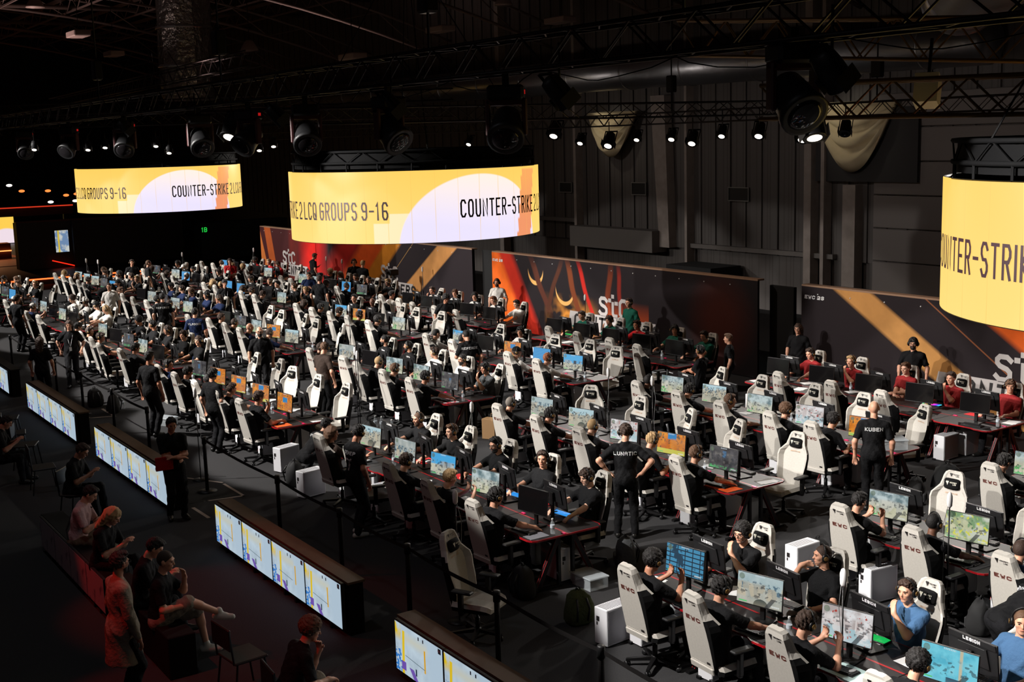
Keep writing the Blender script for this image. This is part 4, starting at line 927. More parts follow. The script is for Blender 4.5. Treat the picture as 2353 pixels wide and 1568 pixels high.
# heads: hair, headset, glasses in head space (x right, y face, z up)
def fbm(P, s, a): return a*(np.sin(P[:, 0]*s+1.7*np.sin(P[:, 1]*s*.8))*np.sin(P[:, 1]*s*1.1+P[:, 2]*s*.6)+.5*np.sin(P[:, 2]*s*1.9+P[:, 0]*s))
def hair_mesh(kind):
    f = Field()
    if kind == 'buzz': f.ell((0, -.014, .027), (.078, .098, .099), .01); f.cut((0, .062, .060), (0, .75, -.62)); return f.mesh('hair_buzz', HAIRC['b'], .009)
    if kind == 'short':
        f.ell((0, -.014, .035), (.085, .104, .102), .01); f.ell((0, .045, .10), (.062, .05, .03), .03); f.cut((0, .052, .060), (0, .80, -.6)); f.cut((0, 0, -.050), (0, .35, -1)); return f.mesh('hair_short', HAIRC['b'], .008, lambda P: fbm(P, 110, .0065))
    if kind == 'fringe':
        f.ell((0, -.012, .032), (.089, .108, .105), .01); f.ell((0, .06, .075), (.07, .045, .04), .03); f.cut((0, .080, .050), (0, .85, -.5)); f.cut((0, 0, -.075), (0, .1, -1)); return f.mesh('hair_fringe', HAIRC['b'], .008, lambda P: fbm(P, 85, .009))
    if kind == 'curly':
        f.ell((0, -.015, .045), (.105, .12, .112), .01); f.cut((0, .075, .045), (0, .85, -.5)); f.cut((0, 0, -.07), (0, .1, -1)); return f.mesh('hair_curly', HAIRC['k'], .010, lambda P: fbm(P, 130, .010))
    if kind == 'long':
        f.ell((0, -.012, .03), (.090, .108, .105), .01); f.cone((-.05, -.05, 0), (-.06, -.09, -.22), .055, .035, .06); f.cone((.05, -.05, 0), (.06, -.09, -.22), .055, .035, .06); f.cone((0, -.07, 0), (0, -.11, -.26), .06, .04, .05); f.cut((0, .075, .04), (0, .9, -.4)); return f.mesh('hair_long', HAIRC['b'], .010, lambda P: fbm(P, 60, .006))
    if kind == 'cap':
        f.ell((0, -.012, .035), (.088, .106, .098), .01); f.cut((0, 0, .028), (0, 0, -1)); f.cone((-.03, .10, .038), (.03, .10, .038), .012, .012, .01); f.ell((0, .125, .036), (.07, .06, .009), .01); return f.mesh('cap', CL['black'], .009)
    if kind == 'beard':
        f.ell((0, .031, -.044), (.0595, .0615, .079), .02); f.ell((0, .066, -.092), (.032, .026, .024), .02); f.cut((0, .02, -.045), (0, -.45, 1)); f.cut((0, .005, 0), (0, -1, 0)); return f.mesh('beard', HAIRC['b'], .009, lambda P: fbm(P, 120, .002))
HAIR = {k: hair_mesh(k) for k in ('buzz', 'short', 'fringe', 'curly', 'long', 'cap', 'beard')}
b = MB().use(0, True); b.tube([(.094*math.cos(a), -.005, .028+.112*math.sin(a)) for a in [R(-8+i*196/14) for i in range(15)]], .0095, 6)
for s in (-1, 1): b.ball((s*.090, -.004, .0), (.026, .044, .052), 12, 8)
b.tube([(-.095, .02, -.03), (-.085, .07, -.06), (-.05, .10, -.065)], .0035, 5)
HEADSET = b.mesh('headset', metal)
CUPS = []
for s in (-1, 1): b = MB().use(0, True); b.lathe([(.026, 0), (.026, .006), (.016, .008)], 14, Matrix.Translation((s*.113, -.004, 0)) @ Matrix.Rotation(s*R(90), 4, 'Y')); CUPS.append(b.mesh('ear_cup_disc', mat('cup_bronze', lin(150, 116, 70), .3, .7)))
b = MB().use(0, True)
for s in (-1, 1): b.ball((s*.030, .080, .010), (.013, .008, .0065), 8, 6)
EYES = b.mesh('eyes', DARKEYE); b = MB().use(0, True)
for s in (-1, 1): b.tube([(s*.016, .093, .029), (s*.032, .090, .034), (s*.048, .080, .029)], .0042, 5)
BROWS = b.mesh('eyebrows', HAIRC['b']); b = MB().use(0, True); b.tube([(-.022, .084, -.052), (0, .092, -.050), (.022, .084, -.052)], .005, 6); LIPS = b.mesh('lips', LIPM)
b = MB().use(0, True)
for s in (-1, 1): b.tube([(s*.034+.024*math.cos(a), .103, .008+.020*math.sin(a)) for a in [i*2*math.pi/14 for i in range(14)]], .0025, 5, closed=True); b.tube([(s*.058, .10, .012), (s*.08, .0, .01)], .002, 4)
b.tube([(-.01, .104, .01), (.01, .104, .01)], .002, 4); GLASSES = b.mesh('glasses', black)
hd = lambda o: Matrix.Translation(Vector(o.hc)) @ Matrix([list(r_) for r_ in o.HT]).to_4x4()
def person(ps, label, loc, rz=0, group=None, shirt='black', tr='dark', skin='a', hair='short', hc='b', headset=True, beard=False, glasses=False, print_=None, num=None, shoe='k', sc=1.0, sleeve=None, lanyard=False, strap=None):
    o = POSES[ps]; r = thing('person', label, 'person', loc, rz, group); r.scale = (sc,)*3
    def ch(n, me, m=None, M=None, pa=None):
        q = bpy.data.objects.new(n, me); COL.objects.link(q); q.parent = pa or r
        if M is not None: q.matrix_local = M
        if m is not None: q.material_slots[0].link = 'OBJECT'; q.material_slots[0].material = m
        return q
    ch('body', o.me_body, SKIN[skin]); sh = ch('shirt', o.me_shirt, CL[shirt]); ch('trousers', o.me_tr, CL[tr]); ch('shoes', o.me_sh, SHOE[shoe]); M = hd(o)
    if hair != 'bald': ch('cap' if hair == 'cap' else 'hair', HAIR[hair], HAIRC[hc] if hair != 'cap' else CL['black' if hc == 'k' else 'white'], M)
    if hair == 'cap': ch('hair', HAIR['buzz'], HAIRC['b'], M)
    ch('eyes', EYES, None, M); ch('eyebrows', BROWS, HAIRC[hc], M); ch('lips', LIPS, None, M)
    if beard: ch('beard', HAIR['beard'], HAIRC[hc], M)
    if glasses: ch('glasses', GLASSES, None, M)
    if headset: h_ = ch('headset', HEADSET, None, M); [ch('ear_cup_disc', q_, None, None, h_) for q_ in CUPS]
    pc, up, rt, fw = o.extent
    B = Matrix(((rt[0], fw[0], up[0], pc[0]), (rt[1], fw[1], up[1], pc[1]), (rt[2], fw[2], up[2], pc[2]), (0, 0, 0, 1)))
    def back(txt, h, w, th, z, m, n='back_print', y=-.134):
        b = MB(); centred(txt, h, w, th, B @ Matrix.Translation((0, y, z)) , mb=b); me = b.mesh(n, m)
        wrap(me, o.me_shirt, B, -1); ch(n, me, None, None, None).parent = sh
    if print_: back(print_, .055, .034, .010, .395, wprint)
    if num: back(num, .19, .11, .03, .22, MATS['grey_print'], 'number_print')
    if lanyard:
        b = MB(); b.tube([B @ Vector((-.07, .09, .44)), B @ Vector((-.03, .15, .25)), B @ Vector((0, .155, .14)), B @ Vector((.03, .15, .25)), B @ Vector((.07, .09, .44))], .004, 5)
        b.box(-.03, .15, .04, .03, .156, .14, B); ch('lanyard_badge', b.mesh('lanyard', wprint))
    if strap:
        b = MB(); b.tube([B @ Vector(p) for p in ((-.12, .1, .45), (-.13, -.06, .47), (-.04, -.145, .3), (.08, -.145, .12), (.15, -.08, .02))], .012, 6); ch('shoulder_strap', b.mesh('strap', black))
    return r
from mathutils.bvhtree import BVHTree
_bv = {}
def wrap(me, target, B, sg):
    """lay a flat print on the cloth: each point moves along the body's depth axis until it lies on the shirt"""
    if target.name not in _bv:
        _bv[target.name] = BVHTree.FromPolygons([v.co[:] for v in target.vertices], [p.vertices[:] for p in target.polygons])
    t = _bv[target.name]; d = (B.to_3x3() @ Vector((0, 1, 0))).normalized()*(-sg)
    for v in me.vertices:
        h = t.ray_cast(v.co-d*.25, d)
        if h[0] is not None: v.co = h[0]-d*.006
# seated at a desk: origin under the chair, facing +y, desk edge at y = .12, desk top .735
HZ = .79
S_ = dict(fL=(-.14, .42, .09), fR=(.14, .40, .09))
LL, RR = (-.20, .36, HZ), (.22, .38, HZ)
PD = [
 pose('type', (0, -.10, .56), lean=-4, hp=14, L=LL, Rr=RR, **S_),
 pose('mouse', (0, -.08, .56), lean=4, hp=6, hy=-4, L=(-.16, .34, HZ), Rr=(.30, .44, HZ), **S_),
 pose('chin', (0, -.08, .56), lean=6, hp=6, hy=8, L=(-.02, .22, 1.06), Rr=(.26, .34, HZ), hdL=(.3, -.25, .7), polL=(-.5, .2, -.8), palm=(0, -.6, 0), **S_),
 pose('phone', (0, -.10, .56), lean=2, hp=18, L=(-.10, .30, .98), Rr=(.12, .30, .98), hdL=(.2, .3, .8), hdR=(-.2, .3, .8), palm=(0, -1, 0), curl=.9, **S_),
 pose('turn', (0, -.12, .56), lean=-6, hp=2, hy=38, L=(-.22, .24, HZ), Rr=(.20, .30, HZ), **S_),
 pose('turnr', (0, -.12, .56), lean=-5, hp=5, hy=-36, L=(-.22, .26, HZ), Rr=(.24, .30, HZ), **S_),
 pose('low', (0, -.05, .55), lean=16, hp=20, L=(-.22, .36, HZ), Rr=(.20, .34, HZ), **S_),
 pose('neckhand', (0, -.12, .56), lean=-4, hp=0, hy=-30, Rr=(.16, .04, 1.14), L=(-.22, .26, HZ), hdR=(-.5, -.6, .2), polR=(.4, .5, -.6), palm=(-.5, 0, 0), **S_),
 pose('arms', (0, -.14, .56), lean=-8, hp=8, L=(.06, .16, .78), Rr=(-.04, .20, .76), hdL=(1, .1, -.1), hdR=(-1, .1, -.1), **S_),
 pose('st_hips', (0, 0, .92), lean=2, hp=22, hy=0, L=(-.24, -.04, 1.00), Rr=(.24, -.04, 1.00), hdL=(.8, .3, -.4), hdR=(-.8, .3, -.4), polL=(-1, -.35, 0), polR=(1, -.35, 0), fL=(-.13, 0, .09), fR=(.13, -.02, .09), kpL=(0, 1, 0), kpR=(0, 1, 0), stand=True),
 pose('st_down', (0, 0, .92), lean=0, hp=4, L=(-.27, .03, .86), Rr=(.27, .05, .86), fL=(-.10, .02, .09), fR=(.10, -.03, .09), kpL=(0, 1, 0), kpR=(0, 1, 0), stand=True, hdL=(0, .1, -1), hdR=(0, .1, -1), palm=(0, -1, 0)),
 pose('st_fold', (0, 0, .92), lean=-2, hp=14, L=(.02, .22, 1.10), Rr=(-.04, .24, 1.08), hdL=(1, .2, .1), hdR=(-1, .2, .1), fL=(-.11, .03, .09), fR=(.11, -.03, .09), kpL=(0, 1, 0), kpR=(0, 1, 0), stand=True, polL=(-.8, -.2, -1), polR=(.8, -.2, -1)),
 pose('st_bend', (0, -.18, .90), lean=62, hp=50, L=(-.16, .52, .86), Rr=(.18, .50, .86), fL=(-.13, -.12, .09), fR=(.13, -.1, .09), kpL=(0, 1, 0), kpR=(0, 1, 0), stand=True, polL=(-1, -.3, 0), polR=(1, -.3, 0)),
 pose('st_read', (0, 0, .92), lean=3, hp=24, hy=14, L=(-.12, .30, 1.16), Rr=(.27, .06, .88), hdL=(.4, .4, .6), fL=(-.11, .06, .09), fR=(.11, -.08, .09), kpL=(0, 1, 0), kpR=(0, 1, 0), stand=True, hdR=(0, .2, -1)),
 pose('walk', (0, 0, .90), lean=3, hp=4, L=(-.26, .16, .94), Rr=(.26, -.12, .90), fL=(-.08, -.20, .12), fR=(.08, .26, .09), kpL=(0, 1, 0), kpR=(0, 1, 0), stand=True, hdL=(0, .4, -1), hdR=(0, .2, -1)),
 pose('crouch', (0, -.14, .36), lean=46, hp=20, L=(-.10, .42, .34), Rr=(.18, .44, .42), fL=(-.16, -.02, .09), fR=(.16, .10, .09), kpL=(-.3, 1, .5), kpR=(.3, 1, .5)),
 pose('aud_phone', (0, -.08, .50), lean=14, hp=34, L=(-.05, .30, .80), Rr=(.07, .30, .78), hdL=(.3, .6, .5), hdR=(-.3, .6, .5), fL=(-.14, .40, .09), fR=(.14, .36, .09), curl=.9),
 pose('aud_cross', (0, -.08, .50), lean=8, hp=12, hy=-8, L=(-.02, .24, .96), Rr=(.10, .24, .66), hdL=(.1, -.1, 1), hdR=(-.6, .6, 0), fL=(-.10, .42, .09), fR=(-.16, .58, .46), kpR=(.2, .5, 1), curl=.8, shorts=True),
 pose('aud_lean', (0, -.06, .50), lean=24, hp=18, hy=-18, L=(.05, .30, .92), Rr=(.14, .34, .62), hdL=(.2, -.2, 1), hdR=(-.3, .8, -.2), fL=(-.16, .34, .09), fR=(.16, .34, .09), shorts=True, curl=.9),
 pose('st_robe', (0, 0, .92), lean=0, hp=6, hy=20, L=(-.27, .06, .86), Rr=(.26, .10, .84), hdL=(0, .2, -1), hdR=(0, .3, -1), fL=(-.12, .02, .09), fR=(.12, -.02, .09), kpL=(0, 1, 0), kpR=(0, 1, 0), stand=True, longs=True),
]
POSES = {o.name: bake_pose(o) for o in PD}
# ================================================================ rig and roof
pipe = mat('truss_dark', lin(34, 25, 24), .5, .4); gold = mat('truss_gold', lin(120, 92, 44), .4, .5)
def truss(name, label, a, b_, s, m, r=.025, bay=.5, cat='truss'):
    """box truss between two points: four chords and zig-zag lacing"""
    a, b_ = Vector(a), Vector(b_); mid = (a+b_)/2; d = (b_-a); L = d.length; d.normalize()
    sd = d.cross(Vector((0, 0, 1))).normalized(); up = sd.cross(d).normalized()
    t = thing(name, label, cat, mid); a = a-mid; n = max(2, int(L/bay)); c4 = [sd*x*s/2+up*z*s/2 for x, z in ((-1, -1), (1, -1), (1, 1), (-1, 1))]
    for q in c4:
        b = MB().use(0, True); b.tube([a+q, a+q+d*L], r, 6); link('chord', b.mesh('chord', m), t)
    b = MB()
    for k in range(4):
        p, q = c4[k], c4[(k+1) % 4]
        for i in range(n): u = a+d*(L*i/n); v = a+d*(L*(i+1)/n); b.tube([u+(p if i % 2 else q), v+(q if i % 2 else p)], r*.5, 4, cap=False)
    link('lacing', b.mesh('lacing', m), t); return t
truss('lighting_truss', 'long dark box truss carrying the big moving heads', (-62, 8.3, 6.92), (-1.5, 8.3, 6.92), .38, pipe)
truss('lighting_truss', 'far box truss along the wall carrying the lit par cans', (-60, 22.5, 6.42), (-12, 22.5, 6.42), .3, pipe, .02, .35)
truss('lighting_truss', 'overhead front truss high above the audience rows', (-60, 2.0, 9.8), (2, 2.0, 9.8), .4, pipe)
truss('lighting_truss', 'gold-tinted sloping truss at the upper right', (-17.2, 15.3, 7.65), (-8.6, 15.9, 6.95), .6, gold, .03, .55)
truss('lighting_truss', 'short gold truss above the rightmost round screen', (-12.5, 12.6, 6.35), (-6, 13.6, 6.25), .45, gold, .03, .5)
truss('lighting_truss', 'thin truss crossing above the middle round screen', (-22.6, 8.8, 6.5), (-20.2, 22.0, 6.5), .3, pipe, .02, .4)
truss('lighting_truss', 'dark truss running toward the wall behind left screen', (-50, 8.9, 7.5), (-40, 24, 7.7), .4, pipe, .02, .5)
truss('lighting_truss', 'dark truss across the left side near the silver duct', (-62, 15.0, 8.3), (-32, 13.0, 8.3), .4, pipe, .02, .5)
truss('lighting_truss', 'low dark truss at the left carrying the lit par cans', (-37.6, 7.2, 6.8), (-30.4, 18.2, 6.8), .3, pipe, .02, .4)
def moving_head():
    P = Proto('moving_head_light'); b = MB(); b.rbox(-.22, -.15, .30, .22, .15, .48, .03); P.part('base', b.mesh('head_base', metal))
    b = MB(); b.box(-.225, -.08, .37, -.218, -.02, .42); P.part('indicator', b.mesh('head_lamp', glow('head_red', lin(220, 30, 30), .5)))
    b = MB(); b.rbox(-.25, -.06, -.12, -.19, .06, .32, .015); b.rbox(.19, -.06, -.12, .25, .06, .32, .015); b.rbox(-.25, -.06, .24, .25, .06, .32, .02); P.part('yoke', b.mesh('yoke', mat('yoke_red_light', lin(60, 18, 20), .5)))  # red light falling on the fixture is put into the yoke colour
    M = Matrix.Rotation(R(-128), 4, 'X')
    b = MB().use(0, True); b.lathe([(.10, -.22), (.16, -.18), (.18, -.05), (.2, .12), (.225, .20), (.225, .27), (.20, .27)], 20, M); h = P.part('head', b.mesh('head', black))
    b = MB().use(0, True); b.lathe([(.19, .262), (.13, .285), (.01, .30)], 20, M); P.part('lens', b.mesh('lens', mat('lens_dark', lin(30, 28, 30), .05, .2)), None, h)
    b = MB(); b.box(-.04, -.03, .48, .04, .03, .62); P.part('clamp', b.mesh('clamp', metal)); return P
MH = moving_head(); RZC = R(57+180)
for i, (x, rz) in enumerate([(-7.95, .3), (-12.6, -.1), (-15.6, .8), (-18.4, .2), (-20.8, -.6), (-23.3, .4), (-28.2, .1), (-33, -.3), (-38, .3), (-44, .1)]):
    MH.put('dark moving-head light under the long truss, %s from the right' % ['first', 'second', 'third', 'fourth', 'fifth', 'sixth', 'seventh', 'eighth', 'ninth', 'tenth'][i], 'stage light', (x, 8.3, 6.11 if i else 6.24), RZC+rz, 'moving heads on the long truss', sc=1.0 if i else .98)
def par_can(name, on):
    P = Proto(name); M = Matrix.Rotation(R(180), 4, 'X')
    b = MB().use(0, True); b.lathe([(.05, -.2), (.10, -.17), (.115, -.05), (.115, .13), (.128, .14), (.128, .15), (.11, .15)], 14, M); c_ = P.part('can', b.mesh('can', black))
    b = MB().use(0, True); b.lathe([(.108, .148), (.05, .152), (.005, .153)], 14, M); P.part('lens', b.mesh('lens', glow('lamp_on', lin(255, 238, 214), 9) if on else MATS['lens_dark']), None, c_)
    b = MB(); b.box(-.14, -.015, -.02, -.128, .015, .24); b.box(.128, -.015, -.02, .14, .015, .24); b.box(-.14, -.015, .24, .14, .015, .255); P.part('bracket', b.mesh('bracket', metal))
    b.box(.13, -.1, -.16, .135, .1, -.02, None); b.box(-.135, -.1, -.16, -.13, .1, -.02); P.part('barn_door', b.mesh('barn_door', black)); return P
PON, POFF = par_can('par_can_light', True), par_can('par_can_light', False)
ROD = MB().use(0, True).tube([(0, 0, 0), (0, 0, .55)], .014, 6).mesh('hanging_rod', metal)
def hang(P, x, y, z, tx, ty, tz, lab, grp, sc=1.0):
    r, _ = P.put(lab, 'stage light', (x, y, z), 0, grp, sc=sc); r.rotation_euler = (Vector((tx, ty, tz))-Vector((x, y, z))).to_track_quat('-Z', 'Y').to_euler()
    q = link('hanging_rod', ROD, r); q.matrix_local = r.rotation_euler.to_matrix().to_4x4().inverted() @ Matrix.Scale(1/sc, 4)
for i, (x, z, s) in enumerate([(-31.46, 6.2, 1.5), (-30.13, 5.9, 1.0), (-28.76, 5.85, 1.35), (-27.47, 5.95, .9), (-25.98, 5.95, 1.0), (-25.15, 5.85, 1.2), (-24.01, 6.0, 1.0), (-22.67, 6.0, 1.2), (-21.2, 5.9, 1.3), (-19.9, 6.0, 1.1), (-33.5, 5.95, 1), (-36.5, 5.95, 1)]):
    hang(PON if i != 9 else POFF, x, 22.5, z, x+2.5, 18.5, 0, 'par can on the far wall truss, %s from its left end' % ['third', 'fourth', 'fifth', 'sixth', 'seventh', 'eighth', 'ninth', 'tenth', 'eleventh', 'twelfth', 'second', 'first'][i], 'par cans on the wall truss', s)
for i, (x, y, z) in enumerate([(-36.9, 8.3, 6.5), (-36.2, 9.6, 6.45), (-35.9, 10.0, 6.5), (-35.1, 11.2, 6.5), (-34.9, 11.5, 6.3), (-33.4, 13.6, 6.3), (-33.2, 13.95, 6.4), (-31.2, 17.0, 6.5)]):
    hang(PON, x, y, z-.35, x+3, y-1.5, 0, 'lit par can high at the left, %s from left' % ['first', 'second', 'third', 'fourth', 'fifth', 'sixth', 'seventh', 'eighth'][i], 'lit par cans at left', .8)
hang(PON, -9.2, 9.9, 6.0, -6.5, 8.5, 0, 'lit par can below the large dark moving head at right', None, 1.0)
hang(PON, -21.6, 8.3, 6.3, -19, 5, 0, 'large par can with pale housing above middle screen', None, 1.4)
for i, x in enumerate([-3.5, -7.5, -11.5, -15.5, -19.5, -23.5, -28]): hang(POFF, x, 8.3, 6.45, x+1, 14, 0, 'unlit par can beside the moving heads, %s from right' % ['first', 'second', 'third', 'fourth', 'fifth', 'sixth', 'seventh'][i], 'unlit par cans on the long truss', 1.1)
# cables and drops
b = MB().use(0, True)
for i in range(26):
    x = -3-i*2.2; pts = [(x+u*2.2, 8.3+.1*math.sin(i*3+u*9), 6.72-.18*math.sin(math.pi*u)) for u in [k/6 for k in range(7)]]; b.tube(pts, .007, 4)
tag(link('rig_cable', b.mesh('rig_cable', rigblack)), 'black cable looped along the long lighting truss', 'cable')
for i, (x, y) in enumerate([(-9.4, 8.3), (-14.4, 8.3), (-22, 8.3), (-30, 8.3), (-26, 22.5), (-19, 22.5)]):
    t = thing('chain_hoist', 'black chain hoist above the truss, %s' % ['rightmost on the long truss', 'second on the long truss', 'third on the long truss', 'fourth on the long truss', 'left one on the wall truss', 'right one on the wall truss'][i], 'hoist', (x, y, 7.1 if y < 10 else 6.6))
    b = MB(); b.rbox(-.13, -.1, .5, .13, .1, .95, .03); link('motor', b.mesh('motor', metal), t); b = MB().use(0, True); b.tube([(0, 0, 0), (0, 0, 8.4 if y < 10 else 8.9)], .02, 5); link('chain', b.mesh('chain', metal), t)
silver = mat('duct_silver', lin(150, 150, 152), .35, .85, bump=(3, .25, .05)); foil = mat('duct_foil', lin(150, 146, 140), .3, .9, bump=(5, 1.0, .12))
t = thing('air_duct', 'long silver round air duct high along the back wall', 'duct', (-38, 28.6, 8.25)); b = MB().use(0, True); b.tube([(-28, 0, .2), (17.5, 0, -.1)], .62, 24); link('duct_body', b.mesh('duct_body', silver), t)
for i in range(14): b = MB().use(0, True); x = -26+i*3.2; b.tube([(x, 0, .19-.3*(x+28)/45.5), (x+.06, 0, .19-.3*(x+28)/45.5)], .645, 24); link('joint_ring', b.mesh('joint_ring', silver), t)
t = thing('air_duct', 'large silver round duct in the upper right corner', 'duct', (-13.6, 19.2, 8.3)); b = MB().use(0, True); b.tube([(.3, -1.2, 0), (-1.2, .6, .05), (-2.2, 1.8, .25), (-2.9, 2.8, .8), (-3.1, 3.3, 1.8), (-3.2, 3.4, 6.2)], .72, 24); b.tube([(.3, -1.2, 0), (6, -7, 0)], .72, 24, cap=False); link('duct_body', b.mesh('duct_body', silver), t)
b = MB().use(0, True); b.tube([(-1.2, .6, .05), (-1.3, .72, .06)], .75, 24); link('joint_ring', b.mesh('joint_ring', silver), t)
t = thing('air_duct', 'crumpled foil-wrapped duct drop hanging at upper left', 'duct', (-49.6, 17.3, 7.9)); b = MB(); rng = random.Random(3)
b.v = []; n = 20; m = 12
for j in range(m):
    for i in range(n): a = i*2*math.pi/n; q = 1.05+rng.uniform(-.05, .05); b.v.append((q*math.cos(a), q*math.sin(a), j*.68 if j else 0))
for j in range(m-1):
    for i in range(n): b.f.append((j*n+i, j*n+(i+1) % n, (j+1)*n+(i+1) % n, (j+1)*n+i)); b.m.append((0, False))
b.f.append(tuple(range(n))[::-1]); b.m.append((0, False)); link('foil_sleeve', b.mesh('foil_sleeve', foil), t)
b = MB()
for z in (1.3, 2.8): b.lathe([(1.1, z), (1.12, z+.02), (1.12, z+.08), (1.1, z+.1)], 20)
link('strap_band', b.mesh('strap_band', steel), t)
t = thing('speaker_cabinet', 'pale grey speaker box hanging from the gold truss', 'speaker', (-11.3, 14.4, 6.25)); t.rotation_euler = (R(20), 0, RZC-.5)
b = MB(); b.prism([(-.16, 0), (.16, 0), (.16, .42), (-.16, .42)], -.14, .16); link('cabinet', b.mesh('cabinet', whitebox), t); b = MB(); b.box(-.02, -.02, .42, .02, .02, .98); b.box(-.1, -.1, .42, .1, .1, .45); link('bracket', b.mesh('bracket', metal), t)
# roof steel
steelc = mat('roof_steel', lin(128, 108, 102), .7)
k = 20
for y in [-4, -.5, 3, 6.5, 10, 13.5, 17, 20.5, 24, 27.5]:
    b = MB(); b.box(-90, y-.05, 13.6, 10, y+.05, 13.78); b.box(-90, y-.03, 12.9, 10, y+.03, 12.98)
    for i in range(50): x = -90+i*2; b.tube([(x, y, 12.95), (x+1, y, 13.62)], .025, 4, cap=False); b.tube([(x+1, y, 13.62), (x+2, y, 12.95)], .025, 4, cap=False)
    k += 1; struct('trim_%d' % k, b, steelc)
for x in [-82, -74, -66, -58, -50, -42, -34, -26, -18, -10, -2]:
    b = MB(); N_ = 22; f_ = lambda y: 9.6+3.2*(1-((y-9)/21)**2)*1.15
    P1 = [(x, -11+i*41/N_, f_(-11+i*41/N_)) for i in range(N_+1)]; P2 = [(x, p[1], p[2]+.9) for p in P1]
    b.use(0, True); b.tube(P1, .07, 6); b.tube(P2, .06, 6)
    for i in range(N_): b.tube([P1[i], P2[i+1]] if i % 2 else [P2[i], P1[i+1]], .03, 4, cap=False)
    b.box(x-.06, -12, 13.1, x+.06, 30, 13.3)
    k += 1; struct('trim_%d' % k, b, steelc)
for i, (x, y, z, kind) in enumerate([(-48.2, 11.3, 11.2, 0), (-47.2, 12.5, 10.1, 1), (-43.6, 17.6, 9.4, 0), (-41.5, 20.7, 9.0, 1), (-36.6, 26.5, 10.0, 1), (-38.7, 25.5, 10.8, 0), (-39.9, 23.5, 9.9, 1), (-55, 16, 10, 1), (-30, 16, 10.5, 0)]):
    t = thing('high_bay_lamp', 'unlit %s hanging under the roof, %s' % (['bell-shaped lamp', 'box lamp'][kind], ['top left corner', 'left of the foil duct', 'right of the foil duct', 'above the middle screen left end', 'upper right of centre', 'top edge centre', 'near top centre', 'far left', 'middle'][i]), 'ceiling lamp', (x, y, z))
    b = MB().use(0, kind == 0); (b.lathe([(.34, 0), (.33, .05), (.16, .35), (.08, .4)], 16) if kind == 0 else b.rbox(-.6, -.3, 0, .6, .3, .22, .03)); link('lamp_housing', b.mesh('lamp_housing', mat('lamp_grey', lin(150, 130, 124), .6)), t)
    b = MB(); b.tube([(0, 0, .2), (0, 0, 13-z)], .015, 4); link('drop_rod', b.mesh('drop_rod', metal), t)
# hang the three round screens' carrier motors visually from the roof already (cables)
# ================================================================ front of house: spectator displays, barrier, floor tape
def tvpic(shift):
    def f(nt):
        x, y, z, v = pw(nt); n = noise(nt, v, 5, 3); n2 = noise(nt, v, 22, 2)
        c = mix(n.step(.5, .4), lin(196, 214, 226), lin(168, 186, 200)); c = mix(x.step(.2, .2), c, lin(176, 196, 212))
        c = mix(z.band(.10, .20, .08)*x.band(-.36, .2, .05), c, lin(196, 200, 190))
        yy = lin(222, 190, 40); c = mix((x-z*.05+.34-shift).abs()._m('LESS_THAN', .026)*z._m('LESS_THAN', .22), c, yy)
        c = mix(((x-.14-shift).abs()._m('LESS_THAN', .016))*z.band(-.12, .14, .01), c, lin(214, 160, 40)); c = mix((x+.45)._m('LESS_THAN', .06)*z.step(.12, .1)*n.step(.5, .1), c, yy)
        c = mix((x+.46)._m('LESS_THAN', .07)*z._m('LESS_THAN', -.02)*n2.step(.5, .04), c, lin(46, 120, 200)); c = mix((x+.34).abs()._m('LESS_THAN', .05)*(z+.19).abs()._m('LESS_THAN', .05), c, lin(110, 80, 170))
        c = mix(((x+.02+z*.9+.3).abs()._m('LESS_THAN', .05))*z._m('LESS_THAN', -.17), c, lin(110, 84, 170)); c = mix((x+.06).abs()._m('LESS_THAN', .014)*(z+.18).abs()._m('LESS_THAN', .04), c, lin(30, 44, 60))
        c = mix((z+.075+x*.06).abs()._m('LESS_THAN', .004)*x.band(-.3, .14, .01), c, lin(90, 110, 120)); c = mix(((x-.06).abs()-.05).abs()._m('LESS_THAN', .012)*(z-.235).abs()._m('LESS_THAN', .02), c, lin(30, 30, 40))
        return mix((x-.465).abs()._m('LESS_THAN', .03)*(z-.245).abs()._m('LESS_THAN', .03), c, lin(20, 20, 26))
    return f
TVM = [glow('tv_picture', tvpic(0), .92), glow('tv_picture_moved', tvpic(-.05), .88), glow('tv_picture_shift', tvpic(.1), .9)]
def make_tv():
    P = Proto('spectator_display')                           # picture faces -y
    b = MB(); b.rbox(-.54, 0, -.30, .54, .05, .30, .008); bz = P.part('bezel', b.mesh('tv_bezel', black), Matrix.Translation((0, 0, .38)))
    b = MB(); b.box(-.522, -.003, -.284, .522, -.001, .284); P.part('screen', b.mesh('screen', TVM[0]), None, bz)
    b = MB(); text_mb('STC', .022, .014, .005, .3, b, Matrix.Translation((.436, -.006, .236))); P.part('corner_mark', b.mesh('tv_mark', wprint), None, bz)
    
    for sx in (-.2, .15): b = MB(); b.box(sx, .0, 0, sx+.05, .09, .1); P.part('foot', b.mesh('tv_foot', metal))
    return P
TV = make_tv()
GN = ['nearest group', 'second group', 'third group', 'fourth group']
